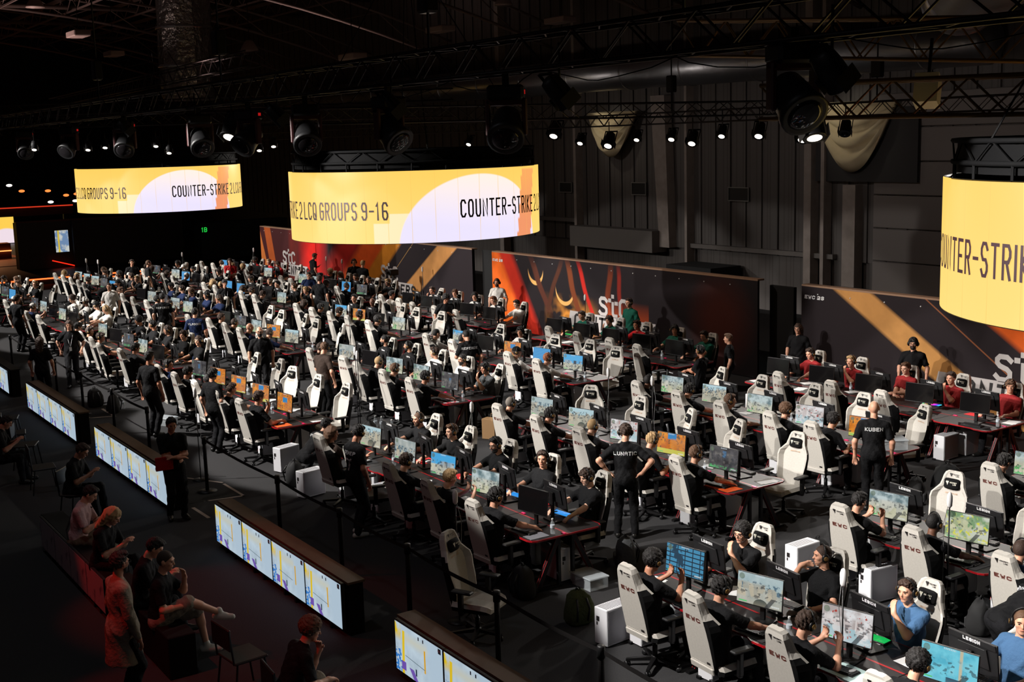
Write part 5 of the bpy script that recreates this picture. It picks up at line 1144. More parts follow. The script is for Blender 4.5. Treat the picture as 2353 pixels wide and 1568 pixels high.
for g, x1 in enumerate([-7.45, -13.14, -19.75, -25.55, -31.9]):
    grp = ['bottom-edge', 'nearest whole', 'middle-left', 'far-left', 'left-edge'][g]
    for i in range(4):
        x = x1-.54-i*1.083; r, os = TV.put('spectator display showing a pale game scene, %s from right in the %s bank' % (ORD[i], grp), 'display', (x, 6.06, 0), 0, 'spectator displays, %s bank' % grp, swap={'screen': [TVM[(i*5+g*3) % 3 if (g, i) == (1, 1) else (1 if (g+i) % 4 == 2 else 0)]]})
    t = thing('display_plinth', 'black plinth with brown top behind the %s display bank' % grp, 'plinth', (x1-2.17, 6.28, 0))
    b = MB(); b.box(-2.2, -.13, 0, 2.2, .06, .66); link('plinth_body', b.mesh('plinth_body', blackmat), t); b = MB(); b.box(-2.22, -.15, .66, 2.22, .08, .69); link('plinth_top', b.mesh('plinth_top', wood if g in (1, 2, 3, 0) else black), t)
# a second bank faces the other way behind the audience
dimpic = mat('dim_screen', lin(180, 170, 178), .4, tex=lambda nt: mix(noise(nt, pw(nt)[3], 5, 4).step(.62, .1), lin(186, 176, 186), lin(120, 108, 130)))
for i in range(4):
    x = -15.65-i*.86-.1; TV.put('pale dim display seen side-on beside the audience, %s from right' % ORD[i], 'display', (x-.2, 3.86, 0), 0, 'dim displays behind the audience', swap={'screen': [dimpic]}, skip=('corner_mark',), sc=.8)
flat_box('display_plinth', -19.2, 3.93, 0, -13.2, 4.26, .50, blackmat, 'black plinth behind the pale dim displays beside the audience', 'plinth')
# posts and belts
PX = [-11.1, -13.16, -15.1, -17.27, -20.49, None, -23.71, -26.11, -28.6, -31.0, None, -33.6, -36]
def post():
    P = Proto('barrier_post'); b = MB().use(0, True); b.lathe([(.17, 0), (.17, .02), (.04, .035)], 20); P.part('base', b.mesh('post_base', metal)); b = MB().use(0, True); b.lathe([(.032, .03), (.032, .90), (.032, .92)], 12); P.part('pole', b.mesh('post_pole', mat('post_black', lin(22, 20, 20), .5)))
    b = MB().use(0, True); b.lathe([(.042, .86), (.042, .98), (.036, .99)], 12); P.part('belt_head', b.mesh('belt_head', black)); return P
POST = post(); pts = [-7.4, -9.2]+PX; j = 0; prev = None
NM = ['first', 'second', 'third', 'fourth', 'fifth', 'sixth', 'seventh', 'eighth', 'ninth', 'tenth', 'eleventh', 'twelfth', 'thirteenth', 'fourteenth']
for x in pts:
    if x is None: prev = None; continue
    POST.put('black belt barrier post behind the displays, %s from the right' % NM[j], 'barrier post', (x, 7.0, 0), 0, 'belt barrier posts')
    if prev is not None:
        b = MB(); L = prev-x; vs = []; n = 8
        for i in range(n+1): u = i/n; vs += [(-L*u, 0, .955-.03*math.sin(math.pi*u)), (-L*u, .003, .905-.035*math.sin(math.pi*u))]
        b.add(vs, [(2*i, 2*i+1, 2*i+3, 2*i+2) for i in range(n)]); tag(link('barrier_belt', b.mesh('belt', MATS['post_black']), loc=(prev, 7.0, 0)), 'black barrier belt stretched from %s to %s post from right' % (NM[j-1], NM[j]), 'barrier belt', 'barrier belts')
    prev = x; j += 1
tape = mat('floor_tape', lin(176, 160, 148), .8)
def tapes(pts_, w, lab):
    b = MB()
    for a, c_ in pts_:
        a, c_ = Vector((*a, .003)), Vector((*c_, .003)); d = (c_-a).normalized(); n = Vector((-d.y, d.x, 0))*w/2; a = a-d*w/2; c_ = c_+d*w/2; b.add([a-n, c_-n, c_+n, a+n], [(0, 1, 2, 3)])
    tag(link('floor_tape', b.mesh('floor_tape', tape)), lab, 'tape')
tapes([((-21.9, 6.86), (-20.9, 7.41)), ((-20.77, 7.41), (-19.83, 7.41)), ((-19.83, 7.41), (-19.93, 6.79)), ((-19.93, 6.79), (-20.2, 6.5))], .05, 'pale tape rectangle on the floor by the barrier gap')
tapes([((-19.67, 6.46), (-18.99, 6.47))], .06, 'short pale tape strip on the floor below the tape rectangle')
tapes([((-28.9, 7.5), (-27.9, 7.5)), ((-27.9, 7.5), (-28.1, 7.0)), ((-28.1, 7.0), (-28.8, 6.9))], .06, 'pale tape corner on floor near the left barrier posts')
b = MB(); b.box(-20.9, 6.5, .001, -19.95, 7.38, .004); tag(link('floor_mat', b.mesh('floor_mat', mat('mat_black', lin(14, 14, 15), .9))), 'black mat inside the pale tape rectangle', 'mat')
# ================================================================ tables, chairs, equipment and players
RND = random.Random(11)
def infrustum(x, y, z=.7, m=1.12):
    d = Vector((x, y, z))-Vector((0, 0, CAMH)); zz = d.dot(_F)
    return zz > 1 and abs(d.dot(_Rt)/zz*FPX) < 1176*m+60 and abs(d.dot(_Up)/zz*FPX) < 784*m+90
W_N = {'black': 'black', 'dark': 'dark', 'white': 'white', 'red': 'red', 'green': 'dark green', 'blue': 'blue', 'navy': 'navy', 'grey': 'grey', 'burgundy': 'burgundy', 'brown': 'brown', 'tan': 'tan', 'olive': 'olive'}
SEATS = {
 ('C', 0, 'n'): ['mouse black fringe k a H;SI9', 'phone black short y d;VIKSOR;8', 'type black fringe b a H;XON', '-', 'turnr brown long m b'],
 ('C', 0, 'f'): ['type black fringe b d H', 'turn black short b a H', 'type black short k a HGB', 'mouse black short m d H', 'mouse black buzz m a HB'],
 ('C', 1, 'n'): ['mouse black short m a H', 'low black fringe y a H', 'type black buzz y d H', 'type black fringe k b H', 'type black buzz g a H'],
 ('C', 1, 'f'): ['-', '-', '-', '-', '-'],
 ('C', 2, 'n'): ['low black curly k a', 'mouse black curly m a H', 'turnr black short m a H', 'type black fringe k a H', 'type black buzz k c H'],
 ('C', 2, 'f'): ['-', '-', '-', '-', '-'],
 ('C', 3, 'n'): ['.', '-', '-', '-', '.'],
 ('C', 3, 'f'): ['turn burgundy fringe m a H', 'chin burgundy short b a', 'arms burgundy short m d', 'chin burgundy short y a H', 'type burgundy short b a H'],
 ('R', 0, 'n'): ['mouse black short b a H', 'low black curly k a H', 'phone black fringe b a H', 'mouse black fringe k a H', 'phone black curly k b H'],
 ('R', 0, 'f'): ['mouse blue short b a H', 'turn blue buzz m a H', 'chin blue short b a H', 'neckhand black buzz b a H', 'chin black curly k a HG'],
 ('R', 1, 'n'): ['type black short b a H', 'type navy short b a H', 'type blue buzz b a H', 'mouse black buzz k c H', 'phone black short k a'],
 ('R', 1, 'f'): ['-', '-', '-', '-', '-'],
 ('R', 2, 'n'): ['type black short b a H', 'mouse black short b a H', 'type black short b a H', 'mouse black short b a H', 'type black fringe k a'],
 ('R', 2, 'f'): ['-', '-', '-', '-', '-'], ('R', 3, 'n'): ['.']*5, ('R', 3, 'f'): ['.']*5,
 ('L', 0, 'n'): ['chin black fringe b a G', 'type black short b a', 'type black short k b', 'type black fringe k b', 'turnr navy short k b H'],
 ('L', 0, 'f'): ['-', '-', '-', '-', '-'],
 ('L', 1, 'n'): ['mouse black fringe k b H', 'type black short m a H', 'low black buzz y a H', '-', 'type brown short b a'],
 ('L', 1, 'f'): ['chin grey fringe k b H', 'arms white buzz k a HB', 'turnr white short b a H', 'turnr black buzz k b HB', 'turnr black buzz k a B'],
 ('L', 2, 'n'): ['type white short r a H', 'turnr white cap k a H', '.', 'type white buzz k b', 'type white buzz k a'],
 ('L', 2, 'f'): ['-', '-', '-', 'turn white fringe k b H', '-'],
 ('L', 3, 'n'): ['-', '-', '-', '-', '.'],
 ('L', 3, 'f'): ['type green short b a H', 'turn green fringe k a H', 'mouse red short b b H', 'chin green fringe b a H', 'type green short b a'],
 ('M', 0, 'n'): ['mouse black fringe k b', '-', 'turnr black fringe b a H', 'turnr black short b a H', 'type white fringe k a'],
 ('M', 0, 'f'): ['turn black long b a H', 'turn black fringe b a H', 'arms black long b a H', 'turnr black short k b H', 'type dark curly k b'],
 ('M', 1, 'n'): ['type navy buzz b a H', 'type navy bald b a', 'type black buzz b a H', 'mouse black short b a', '-'],
 ('M', 1, 'f'): ['-', '-', '-', '-', '-'],
 ('M', 2, 'n'): ['type black curly k a H', 'mouse black short b a H', 'type black fringe b a H', 'type black fringe k a H', 'type black long b a'],
 ('M', 2, 'f'): ['-', '-', '-', 'turn dark bald b c', 'turn black short k a'],
 ('M', 3, 'n'): ['-', '-', '-', '-', 'mouse white short k b'],
 ('M', 3, 'f'): ['type white short b a H', 'type white short r a H', 'turn white curly k a H', 'turn white fringe m a H', 'chin white short b a H'],
}
SKINS = 'aabdac'
for bl, dens in (('N', .8), ('O', .85)):
    for rw in range(4):
        for sd in 'nf':
            team = RND.choice(['black', 'black', 'dark', 'navy', 'white', 'black', 'grey']) if not (bl == 'O' and rw == 3 and sd == 'f') else 'red'
            if bl == 'N' and rw == 3: team = 'black' if sd == 'f' else 'dark'
            SEATS[bl, rw, sd] = ['-' if RND.random() > dens else '%s %s %s %s %s %s' % (RND.choice(['type', 'mouse', 'turn', 'turnr', 'chin', 'low', 'arms', 'phone']), team, RND.choice(['short', 'fringe', 'buzz', 'curly', 'cap', 'short', 'long']), RND.choice('kbbmy'), RND.choice(SKINS), 'H' if RND.random() < .75 else '-') for _ in range(5)]
SCREEN = {('C', 0): ['off', 'street', 'sky', 'town', 'town'], ('C', 1): ['dusk', 'amber', 'hall', 'town', 'town'], ('C', 2): ['amber', 'hall', 'street', 'town', 'street'], ('C', 3): ['off']*5,
          ('R', 0): ['cyan', 'cyan', 'hall', 'town', 'menu'], ('R', 1): ['town', 'meadow', 'hall', 'meadow', 'street'], ('R', 2): ['hall', 'hall', 'hall', 'hall', 'street'], ('R', 3): ['off']*5,
          ('L', 0): ['amber', 'amber', 'amber', 'amber', 'dusk'], ('L', 1): ['dusk', 'street', 'street', 'off', 'town'], ('L', 2): ['sky', 'blue', 'amber', 'off', 'sky'], ('L', 3): ['off']*5,
          ('M', 0): ['off', 'street', 'dusk', 'off', 'street'], ('M', 1): ['town', 'amber', 'street', 'dusk', 'off'], ('M', 2): ['street', 'off', 'amber', 'sky', 'off'], ('M', 3): ['off']*5}
PADM = {('L', 0, 'n', 0): 'o', ('C', 1, 'n', 0): 'o', ('C', 2, 'n', 3): 'o', ('R', 0, 'f', 4): 'r', ('R', 0, 'f', 3): 'w', ('C', 0, 'n', 3): 'g', ('C', 0, 'f', 3): 'r', ('C', 0, 'f', 2): 'r', ('R', 0, 'n', 2): 't', ('C', 3, 'f', 0): 'r', ('C', 3, 'f', 2): 'r',
        ('L', 0, 'n', 2): 'r', ('L', 1, 'n', 0): 'w', ('C', 1, 'n', 2): 'r', ('C', 1, 'n', 1): 'r', ('C', 0, 'n', 0): 'g', ('M', 1, 'n', 2): 'o', ('C', 0, 'f', 1): 'g', ('R', 0, 'f', 2): 'w', ('L', 3, 'f', 4): 'k', ('N', 2, 'n', 1): 'o'}
KBM = {('C', 0, 'f', 0): 'blue', ('C', 0, 'n', 1): 'rgb', ('R', 0, 'f', 2): 'green', ('C', 3, 'f', 1): 'rgb', ('L', 3, 'f', 4): 'green', ('C', 0, 'f', 1): 'blue', ('R', 0, 'n', 0): 'rgb', ('M', 1, 'n', 2): 'green'}
NOPERSON_CHAIR_DY = {}
CH_OVR = {('C', 0, 'n', 3): (.0, .05, -.25), ('C', 2, 'n', 0): (-.3, 0, .05), ('C', 1, 'f', 0): (.15, .25, .12), ('C', 1, 'f', 4): (0, .15, .7), ('L', 0, 'f', 0): (0, .1, .1), ('R', 0, 'n', 4): (.12, 0, 0), ('L', 1, 'n', 3): (.25, -.1, .2)}
for bl in 'CRLMNO':
    for rw in range(4):
        grpn = '%s %s table' % (BLK[bl][1], ROWN[rw])
        far = bl in 'NO'; mid = bl in 'M'
        for sd in 'nf':
            for i in range(5):
                x, y, sg, rz = seat(bl, rw, sd, i); W_ = where(bl, rw, sd, i)
                if not infrustum(x, y): continue
                if bl == 'R' and rw == 3: continue
                spec = SEATS[bl, rw, sd][i]; occ = spec not in '.-'
                DESK.put('black gaming desk with red edge, '+W_, 'desk', (x, y, 0), rz, 'desks of the '+grpn, skip=(('rear_beam', 'cable_clip') if far else (('cable_clip',) if not (i == 0) else ()))+(() if (i, sd) in ((0, 'n'), (4, 'f')) else ('end_trim_right',))+(() if (i, sd) in ((0, 'f'), (4, 'n')) else ('end_trim_left',)))
                # monitor
                jit = RND.uniform(-.08, .08); pk = SCREEN.get((bl, rw), RND.choices(['town', 'street', 'off', 'blue', 'dusk', 'off'], k=5))[i] if sd == 'n' else ('street' if occ and bl != 'C' or (bl == 'C' and rw in (0,)) else 'off')
                if sd == 'f' and rw == 3: pk = 'off'
                mrz = rz+jit+(.18 if sd == 'n' else -.10)
                my = y+sg*(.17 if sd == 'n' else .24)
                MONITOR.put(('monitor seen from behind with white brand print, ' if sd == 'f' else ('dark monitor, ' if pk == 'off' else {'amber': 'monitor with orange game picture, ', 'menu': 'monitor with blue menu grid, ', 'sky': 'monitor with blue sky picture, ', 'dusk': 'monitor with dark game picture, '}.get(pk, 'lit monitor, ')))+W_, 'monitor', (x+(.02 if sd == 'n' else -.02), my, .7335), mrz, 'monitors of the '+grpn, skip=('accent_line',) if far else (), swap={'screen': [PICS[pk]]})
                # chair and person
                if spec != '.':
                    dx, dy, dr = CH_OVR.get((bl, rw, sd, i), (0, 0, 0)) if (bl, rw, sd, i) in CH_OVR else (RND.uniform(-.03, .03), RND.uniform(-.03, .03) if occ else RND.uniform(.02, .22), RND.uniform(-.07, .07) if occ else RND.uniform(-.5, .35)*(1 if sd == 'f' else .25))
                    cy = y+sg*(.72+dy)
                    CHAIR.put(('cream gaming chair, occupied, ' if occ else 'empty cream gaming chair, ')+W_, 'chair', (x+dx, cy, 0), rz+dr, 'gaming chairs at the '+grpn, skip=FARSKIP if far else (('caster', 'tag') if mid else ()))
                    if occ:
                        parts = spec.split(';'); w = parts[0].split(); fl = w[5] if len(w) > 5 else ''
                        ln = {'curly': 'curly hair', 'long': 'long hair', 'bald': 'bald', 'cap': 'cap', 'buzz': 'cropped hair'}.get(w[2], 'short hair')
                        person(w[0], 'seated player, %s shirt, %s, %s' % (W_N.get(w[1], w[1]), ln, W_), (x+dx, cy, 0), rz+dr, 'players at the '+grpn, shirt=w[1], hair=w[2], hc=w[3], skin=w[4], headset='H' in fl, beard='B' in fl, glasses='G' in fl,
                               print_=parts[1] if len(parts) > 1 and parts[1] else None, num=parts[2] if len(parts) > 2 else None)
                # table-top things
                if not far or RND.random() < .3:
                    kb = KBM.get((bl, rw, sd, i), 'plain'); q = (bl, rw, sd, i)
                    KEYB[kb].put({'plain': 'black keyboard, ', 'rgb': 'rainbow-lit keyboard, ', 'green': 'green-lit keyboard, ', 'blue': 'blue-lit keyboard, '}[kb]+W_, 'keyboard', (x-.16*-sg*-1, y+sg*.42, .734), rz+.12, 'keyboards of the '+grpn)
                    pd = PADM.get(q, 'k'); px = x+.26*(-sg)*1; o = link('mouse_pad', PAD_ME, loc=(px, y+sg*.40, .7336), rot=(0, 0, rz)); o.material_slots[0].link = 'OBJECT'; o.material_slots[0].material = PADS[pd]
                    o.scale = (.8 if pd == 'k' else 1.15, .85, 1)
                    tag(o, {'k': 'black', 'o': 'bright orange', 'r': 'red', 'g': 'grey', 'w': 'white and red patterned', 't': 'pale teal'}[pd]+' mouse mat, '+W_, 'mouse mat', 'mouse mats of the '+grpn)
                    o = link('computer_mouse', MOUSE_ME if RND.random() < .7 else MOUSEW_ME, loc=(px+.02, y+sg*.38, .738), rot=(0, 0, rz)); tag(o, 'computer mouse on its mat, '+W_, 'mouse', 'mice of the '+grpn)
                    if RND.random() < .32 and not mid:
                        o = link('paper_sheet', PAPER_ME, loc=(x-.44*-sg, y+sg*.30, .7340), rot=(0, 0, RND.uniform(-.6, .6))); tag(o, 'white paper sheets, '+W_, 'paper', 'papers of the '+grpn)
                    if RND.random() < .35: BOTTLE.put('clear water bottle standing on desk, '+W_, 'bottle', (x+RND.choice((-.45, .47)), y+sg*RND.uniform(.12, .2), .7336), RND.uniform(0, 6), 'water bottles of the '+grpn)
                # computer case on the floor
                if not far or RND.random() < .5:
                    cxo = -.45 if sd == 'n' else -.42
                    PC.put('white computer case on the floor, '+W_, 'computer', (x+cxo, y+sg*(.32 if sd == 'n' else .30), 0), rz+RND.uniform(-.12, .12), 'computer cases under the '+grpn, skip=('top_grille', 'feet') if far else ())
# people on their feet (bearings: 57 degrees turns a figure's back to the gallery)
A = R(57); B_ = A+math.pi
ppl = [
 ('st_hips', 'standing player with hands on hips, back print, between the centre tables', (-13.99, 11.16), R(48), dict(hair='fringe', hc='b', print_='LUNATIC', tr='black')),
 ('st_down', 'bald standing man, black shirt with red collar, at right end of centre tables', (-12.62, 15.02), R(42), dict(hair='bald', headset=False, print_='KUBEN', tr='black', sc=1.02)),
 ('st_read', 'standing player in black jersey numbered 7 at centre front table', (-16.62, 8.0), R(8), dict(hair='short', hc='k', print_='DEHEP', num='7', shoe='w', skin='b')),
 ('st_down', 'standing staff man in black polo against the right printed wall', (-16.25, 20.5), B_-.5, dict(hair='fringe', hc='k', headset=True, skin='a', beard=True, glasses=True)),
 ('st_down', 'standing man in loose white shirt beside the orange-edged printed wall', (-31.9, 20.5), B_-.35, dict(hair='buzz', shirt='white', beard=True)),
 ('st_down', 'standing person in dark green shirt before the sponsor plate', (-25.3, 20.4), B_-.9, dict(hair='short', shirt='green')),
 ('st_down', 'standing bald man with beard and glasses in black shirt, left-centre aisle', (-27.55, 10.95), B_+.15, dict(hair='bald', headset=False, beard=True, glasses=True, tr='black', hc='k')),
 ('st_read', 'standing referee with white back print behind the white-shirt players', (-23.62, 14.35), A+.35, dict(hair='buzz', hc='k', headset=False, print_='REFEREE', tr='black')),
 ('st_down', 'standing referee with white back print among the left tables', (-36.2, 11.4), A+.2, dict(hair='short', hc='k', headset=False, print_='REFEREE', tr='grey')),
 ('st_down', 'standing person in navy jersey with back print, left aisle', (-32.1, 10.95), A, dict(hair='short', hc='k', headset=False, shirt='navy', tr='navy', print_='VLADIXE')),
 ('st_down', 'standing man in white printed shirt, far left aisle', (-40.5, 11.05), B_, dict(hair='buzz', shirt='white', headset=False)),
 ('st_read', 'standing player in brown jersey with headset, left-centre second table', (-24.3, 11.05), A-.6, dict(hair='short', hc='m', shirt='brown', tr='black')),
 ('st_down', 'standing man in black shirt seen from behind near the red printed wall', (-37.1, 16.9), A-.2, dict(hair='short', hc='b', headset=False)),
 ('st_read', 'standing man in navy sweater reading near the red printed wall', (-38.9, 17.35), B_, dict(hair='buzz', shirt='navy', headset=False)),
 ('st_down', 'standing man in dark jersey turned sideways near red printed wall', (-37.95, 17.3), A-1.2, dict(hair='fringe', hc='k', headset=False)),
 ('st_down', 'staff man in black with headset at the red streaked wall, left of pair', (-41.6, 20.4), B_+.3, dict(hair='short', hc='b')),
 ('st_fold', 'fair-haired staff man in black at the red streaked wall, right of pair', (-40.8, 20.35), A-.4, dict(hair='short', hc='y', headset=False)),
 ('st_read', 'standing man in black shirt before the leftmost sponsor plate', (-45.3, 20.4), A-1.0, dict(hair='short', hc='m', headset=False)),
 ('st_down', 'standing man in black with white lanyard badge, left tables', (-38.5, 14.2), B_+.4, dict(hair='fringe', hc='k', headset=False, lanyard=True)),
 ('st_fold', 'standing man in red shirt with arms folded, stage side', (-45.9, 17.2), B_+.2, dict(hair='short', hc='b', shirt='red')),
 ('st_down', 'standing man in black and white jersey near the orange strips', (-47.2, 14.4), A-1.1, dict(hair='buzz', hc='m', shirt='black', tr='tan', headset=False, sc=1.03)),
 ('st_down', 'standing man in black shirt left of the black and white jersey', (-48.6, 14.2), B_+.4, dict(hair='short', hc='b')),
 ('st_read', 'standing man in black shirt looking at a phone, left wall-side aisle', (-29.9, 17.45), B_+.1, dict(hair='curly', hc='k', headset=False, skin='b')),
 ('st_bend', 'staff man bending over behind the blue-shirt players, back print', (-7.3, 10.95), A-1.35, dict(hair='short', headset=False, print_='REFEREE')),
 ('st_down', 'long-haired woman in black standing in the gap between walls', (-19.5, 20.6), B_-.6, dict(hair='long', hc='b', headset=False, glasses=True, sc=.96)),
 ('st_down', 'man in black standing beside the gap between printed walls', (-19.95, 18.9), A+1.3, dict(hair='short', hc='m', headset=False, sc=.9)),
 ('arms', 'man in black seated at the right end of green-shirt team table', (-20.25, 18.1), R(110), dict(hair='short', hc='k', headset=True, skin='b')),
 ('st_bend', 'person in black bending over a table in the far left area', (-45.2, 12.2), A-1.4, dict(hair='short', hc='k', headset=False)),
 ('walk', 'dark-clad person walking in the aisle behind the left barrier', (-32.4, 7.75), B_+.25, dict(hair='long', hc='b', headset=False, shirt='dark', lanyard=True, longs=True)),
 ('st_down', 'dark silhouetted tall person standing at left-centre barrier', (-25.35, 7.6), A-.5, dict(hair='short', hc='k', headset=False, skin='b', sc=1.04)),
 ('st_fold', 'dark silhouetted person holding red folders by the third display bank', (-19.25, 6.05), B_+.5, dict(hair='short', hc='k', headset=False, skin='b', sc=.98)),
 ('crouch', 'crouching referee beside the orange mouse mat table', (-20.35, 8.95), A-.9, dict(hair='short', hc='k', headset=False, print_='REFEREE', tr='black')),
 ('st_down', 'dark long-haired person standing at the far left barrier', (-30.35, 6.55), A, dict(hair='long', hc='b', headset=False, shirt='dark', sc=.95)),
 ('st_down', 'dark person at the left photo edge beside the chairs', (-39.2, 7.9), A-.4, dict(hair='short', hc='b', headset=False, shirt='dark', skin='b')),
 ('st_down', 'standing player in dark red and black jersey, left-centre front table', (-23.15, 8.15), A-.6, dict(hair='fringe', hc='k', headset=True, shirt='black', sc=.97)),
]
for ps, lab, (x, y), rz, kw in ppl:
    lg = kw.pop('longs', None); person(ps, lab, (x, y, 0), rz, None, **kw)
t = thing('red_folder', 'red and yellow folders held by the silhouetted person', 'folder', (-19.12, 5.86, .98)); t.rotation_euler = (0, 0, B_+.5)
b = MB(); b.rbox(-.14, -.03, -.11, .14, .0, .11, .005); link('cover', b.mesh('cover', CL['red']), t); b = MB(); b.box(-.13, -.035, -.09, .13, -.031, -.06); b.box(-.13, -.035, .05, .13, -.031, .08); link('bands', b.mesh('bands', mat('band_yellow', lin(190, 140, 50), .6)), t)
# audience in front of the displays
def stool():
    P = Proto('folding_chair'); b = MB(); b.rbox(-.22, -.2, .43, .22, .2, .46, .01); P.part('seat', b.mesh('st_seat', black)); b = MB(); b.rbox(-.21, -.25, .6, .21, -.22, .85, .01); P.part('backrest', b.mesh('st_back', black))
    for sx in (-1, 1):
        for sy in (-1, 1): b = MB(); b.tube([(sx*.2, sy*.16, .44), (sx*.22, sy*.22, 0)], .012, 6); P.part('leg', b.mesh('leg', metal))
    
    for sx in (-.2, .2): b = MB(); b.tube([(sx, -.2, .44), (sx, -.24, .84)], .012, 6); P.part('back_post', b.mesh('back_post', metal))
    return P
STOOL = stool()
aud = [
 ('aud_phone', 'seated spectator in black with shiny cap brim, upper left audience', (-20.3, 4.75), R(-40), dict(hair='short', hc='b', headset=False, skin='b')),
 ('aud_phone', 'spectator in pale pink shirt with strap, bending forward', (-17.4, 4.10), R(-32), dict(shirt='rose', hair='short', hc='k', headset=False, strap=True, tr='tan')),
 ('aud_phone', 'blonde long-haired spectator in dark top holding a phone', (-16.15, 4.08), R(-45), dict(hair='long', hc='y', headset=False, skin='a')),
 ('aud_phone', 'dark-haired spectator in black, left of the man in shorts', (-14.45, 4.08), R(-25), dict(hair='short', hc='k', headset=False)),
 ('aud_cross', 'spectator in shorts with crossed legs and white shoes', (-13.75, 4.10), R(-30), dict(hair='buzz', hc='b', headset=False, tr='stone', shoe='w')),
 ('aud_lean', 'spectator in black polo with red back print leaning forward', (-11.05, 4.5), R(-5), dict(hair='curly', hc='m', headset=False, tr='stone')),
]
for ps, lab, (x, y), rz, kw in aud:
    r = person(ps, lab, (x, y, -.03), rz, None, **kw); onbench = -18 < x < -13.5; r.location.z = .05 if onbench else 0
    if not onbench: STOOL.put('black folding chair under the '+lab.split(' ', 0)[0][:60].replace('seated ', ''), 'chair', (x, y, 0), rz, 'folding chairs under the audience')
b = MB(); centred('KAPUDIC', .06, .034, .01, Matrix.Identity(4), mb=b)
person('st_robe', 'bearded man in long pale robe standing at the lower left', (-12.85, 3.35, 0), A-1.0, shirt='stone', tr='black', hair='short', hc='k', headset=False, beard=True, glasses=True, skin='b')
for i, (x, y, rz) in enumerate([(-24.4, 4.85, -.4), (-25.6, 4.9, -.2), (-27.2, 5.1, -.3), (-28.6, 5.0, -.2), (-29.9, 5.1, 0), (-22.4, 4.7, -.1), (-12.4, 4.5, .1)]):
    STOOL.put('empty dark folding chair in the audience row, %s' % ['nearest the left displays', 'second from the nearest', 'third from the nearest', 'fourth from the nearest', 'at the left edge', 'above the shiny-cap spectator', 'beside the polo spectator'][i], 'chair', (x, y, 0), rz, 'empty folding chairs')
person('aud_phone', 'dark spectator seated at the left photo edge', (-23.4, 4.2, 0), R(-20), hair='short', hc='k', headset=False, skin='b'); person('aud_phone', 'dark spectator seated near left edge with knee raised', (-25.6, 4.4, 0), R(-35), hair='short', hc='k', headset=False, skin='c')
# loose chairs, bags, boxes, microphones
CHAIR.put('gaming chair turned sideways behind barrier in the foreground', 'chair', (-12.15, 7.38, 0), R(-62))
for i, (x, y, lab) in enumerate([(-12.9, 8.55, 'black backpack on the floor by centre front table end'), (-11.75, 8.6, 'camouflage backpack beside the white case, right block front'), (-13.0, 10.35, 'grey backpack leaning behind centre front table'), (-12.35, 16.5, 'large black backpack hanging at the centre third table end'),
        (-12.45, 15.85, 'black backpack beside standing bald man'), (-14.7, 14.0, 'dark duffel bag with tan handles behind empty chair'), (-29.3, 7.45, 'pile of black bags behind the far left displays'), (-28.3, 7.6, 'black bag with red flap behind the far left displays'), (-11.3, 12.35, 'black bag beside white cases, right block second table'),
        (-19.9, 8.4, 'dark bag on floor near the crouching referee'), (-21.9, 10.9, 'black round bag under left-centre tables'), (-8.6, 12.2, 'red and black bag behind the blue-shirt player'), (-11.2, 10.3, 'open black bag behind hooded player at right block')]):
    BAG.put(lab, 'bag', (x, y, 0), i*1.3, None, swap={'bag_body': [CL['olive'] if 'camou' in lab else CL['grey'] if lab.startswith('grey') else None]}, sc=1.0 if i != 3 else 1.3)
b = MB(); b.rbox(-.16, -.1, 0, .16, .1, .42, .01); b.tube([(-.07, .1, .42), (-.05, .1, .5), (.05, .1, .5), (.07, .1, .42)], .006, 5); tag(link('paper_bag', b.mesh('paper_bag', mat('kraft', lin(176, 138, 96), .8)), loc=(-20.55, 12.95, 0), rot=(0, 0, .4)), 'brown paper bag on the floor at left-centre second table end', 'bag')
for i, (x, y, z, lab) in enumerate([(-12.72, 9.5, 0, 'clear storage box on the floor at the centre front table end'), (-26.3, 8.15, 0, 'clear storage box on floor behind the left silhouette'), (-13.15, 16.1, .7336, 'clear storage box on the centre third table end'), (-23.0, 15.1, .7336, 'clear storage box on the desk in front of the referee')]):
    BOX.put(lab, 'box', (x, y, z), .5*i, None)
for i, (x, y, lab) in enumerate([(-11.05, 8.62, 'white computer case with gadgets on top beside the right block front'), (-11.25, 12.0, 'white computer case with headset on it, right block second row'), (-10.05, 12.1, 'white computer case behind the buzz-cut player, right block'), (-20.95, 8.7, 'white computer case beside the orange mat desk'), (-19.1, 8.35, 'white computer case near the black woman chair aisle'), (-13.25, 9.35, 'white computer case below the centre front table end')]):
    PC.put(lab, 'computer', (x, y, 0), [.1, .05, -.1, .3, .2, 1.57][i], 'loose white computer cases')
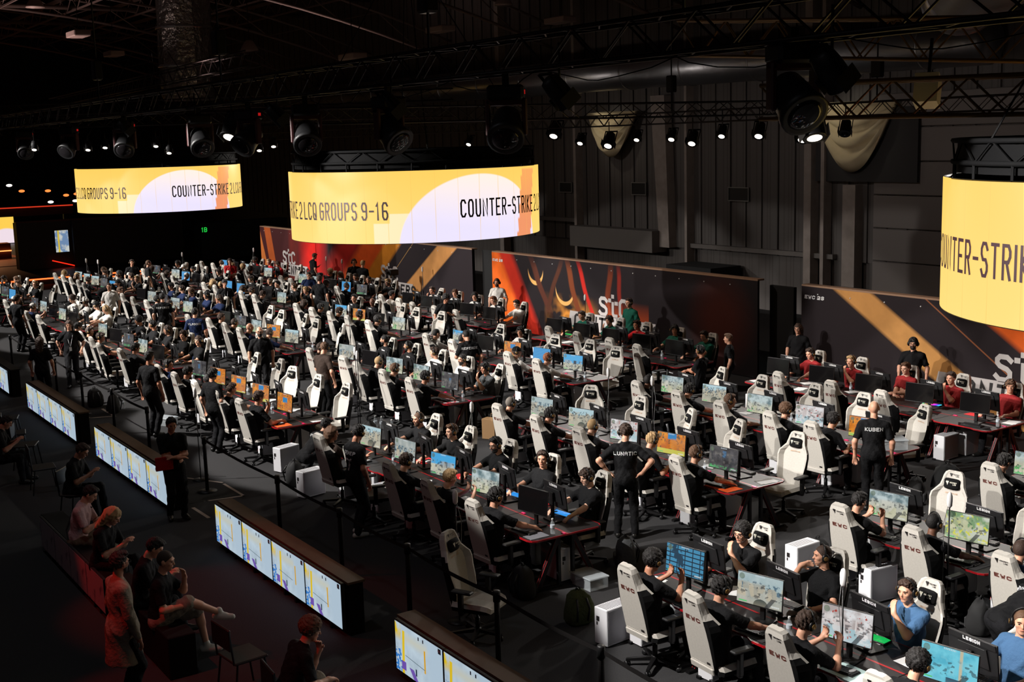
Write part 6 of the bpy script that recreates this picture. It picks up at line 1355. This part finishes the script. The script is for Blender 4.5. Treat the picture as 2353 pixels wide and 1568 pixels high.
for i, (x, y, lab) in enumerate([(-12.7, 7.45, 'microphone stand beside the sideways chair'), (-21.33, 7.18, 'microphone stand behind the third display bank'), (-7.9, 9.0, 'microphone stand in front of the blue-shirt player'), (-8.9, 11.95, 'microphone stand at the far right edge'), (-17.0, 10.35, 'microphone stand with white foam at centre front table'),
        (-17.9, 13.9, 'microphone stand left of the empty centre chairs'), (-16.75, 14.0, 'microphone stand right of the empty centre chairs'), (-22.9, 11.2, 'microphone stand between the left-centre tables'), (-23.4, 12.0 - .6, 'second microphone stand between the left-centre tables'), (-29.8, 14.4, 'microphone stand in the left third aisle'),
        (-43.8, 20.3, 'microphone stand at red wall, left one'), (-42.2, 20.2, 'microphone stand at red wall, right one'), (-37.3, 20.9, 'microphone stand beside the gold streak on the wall'), (-27.0, 20.2, 'microphone stand before the orange-edged wall'), (-50.6, 16.9, 'microphone stand against the black booth, right'), (-51.1, 13.1, 'microphone stand against the black booth, left'), (-50.1, 13.3, 'microphone stand against the black booth, middle'), (-50.2, 19.9, 'microphone stand before the dark teal panel')]):
    MIC.put(lab, 'microphone', (x, y, 0), i*.9, 'microphone stands')
t = thing('camera_tripod', 'video camera on a black tripod before the sponsor plate', 'camera', (-38.3, 20.3, 0))
for k in range(3): b = MB(); a = k*2.09; b.tube([(0, 0, 1.3), (.42*math.cos(a), .42*math.sin(a), 0)], .018, 6); link('leg', b.mesh('leg', metal), t)
b = MB(); b.rbox(-.09, -.18, 1.38, .09, .16, 1.58, .02); b.tube([(0, 0, 1.28), (0, 0, 1.4)], .04, 8); link('camera_body', b.mesh('camera_body', black), t); b = MB(); b.tube([(0, -.18, 1.48), (0, -.3, 1.48)], .05, 12); link('lens', b.mesh('cam_lens', metal), t)
for i, (x, y) in enumerate([(-22.9, 11.55), (-22.75, 11.62), (-22.35, 12.15 - .5), (-28.6, 7.9)]): BOTTLE.put('water bottle standing on the floor, %s' % ['left one of the pair near left-centre table', 'right one of the pair near left-centre table', 'right of the pair', 'behind the left barrier'][i], 'bottle', (x, y, 0), 0, None, sc=1.3)
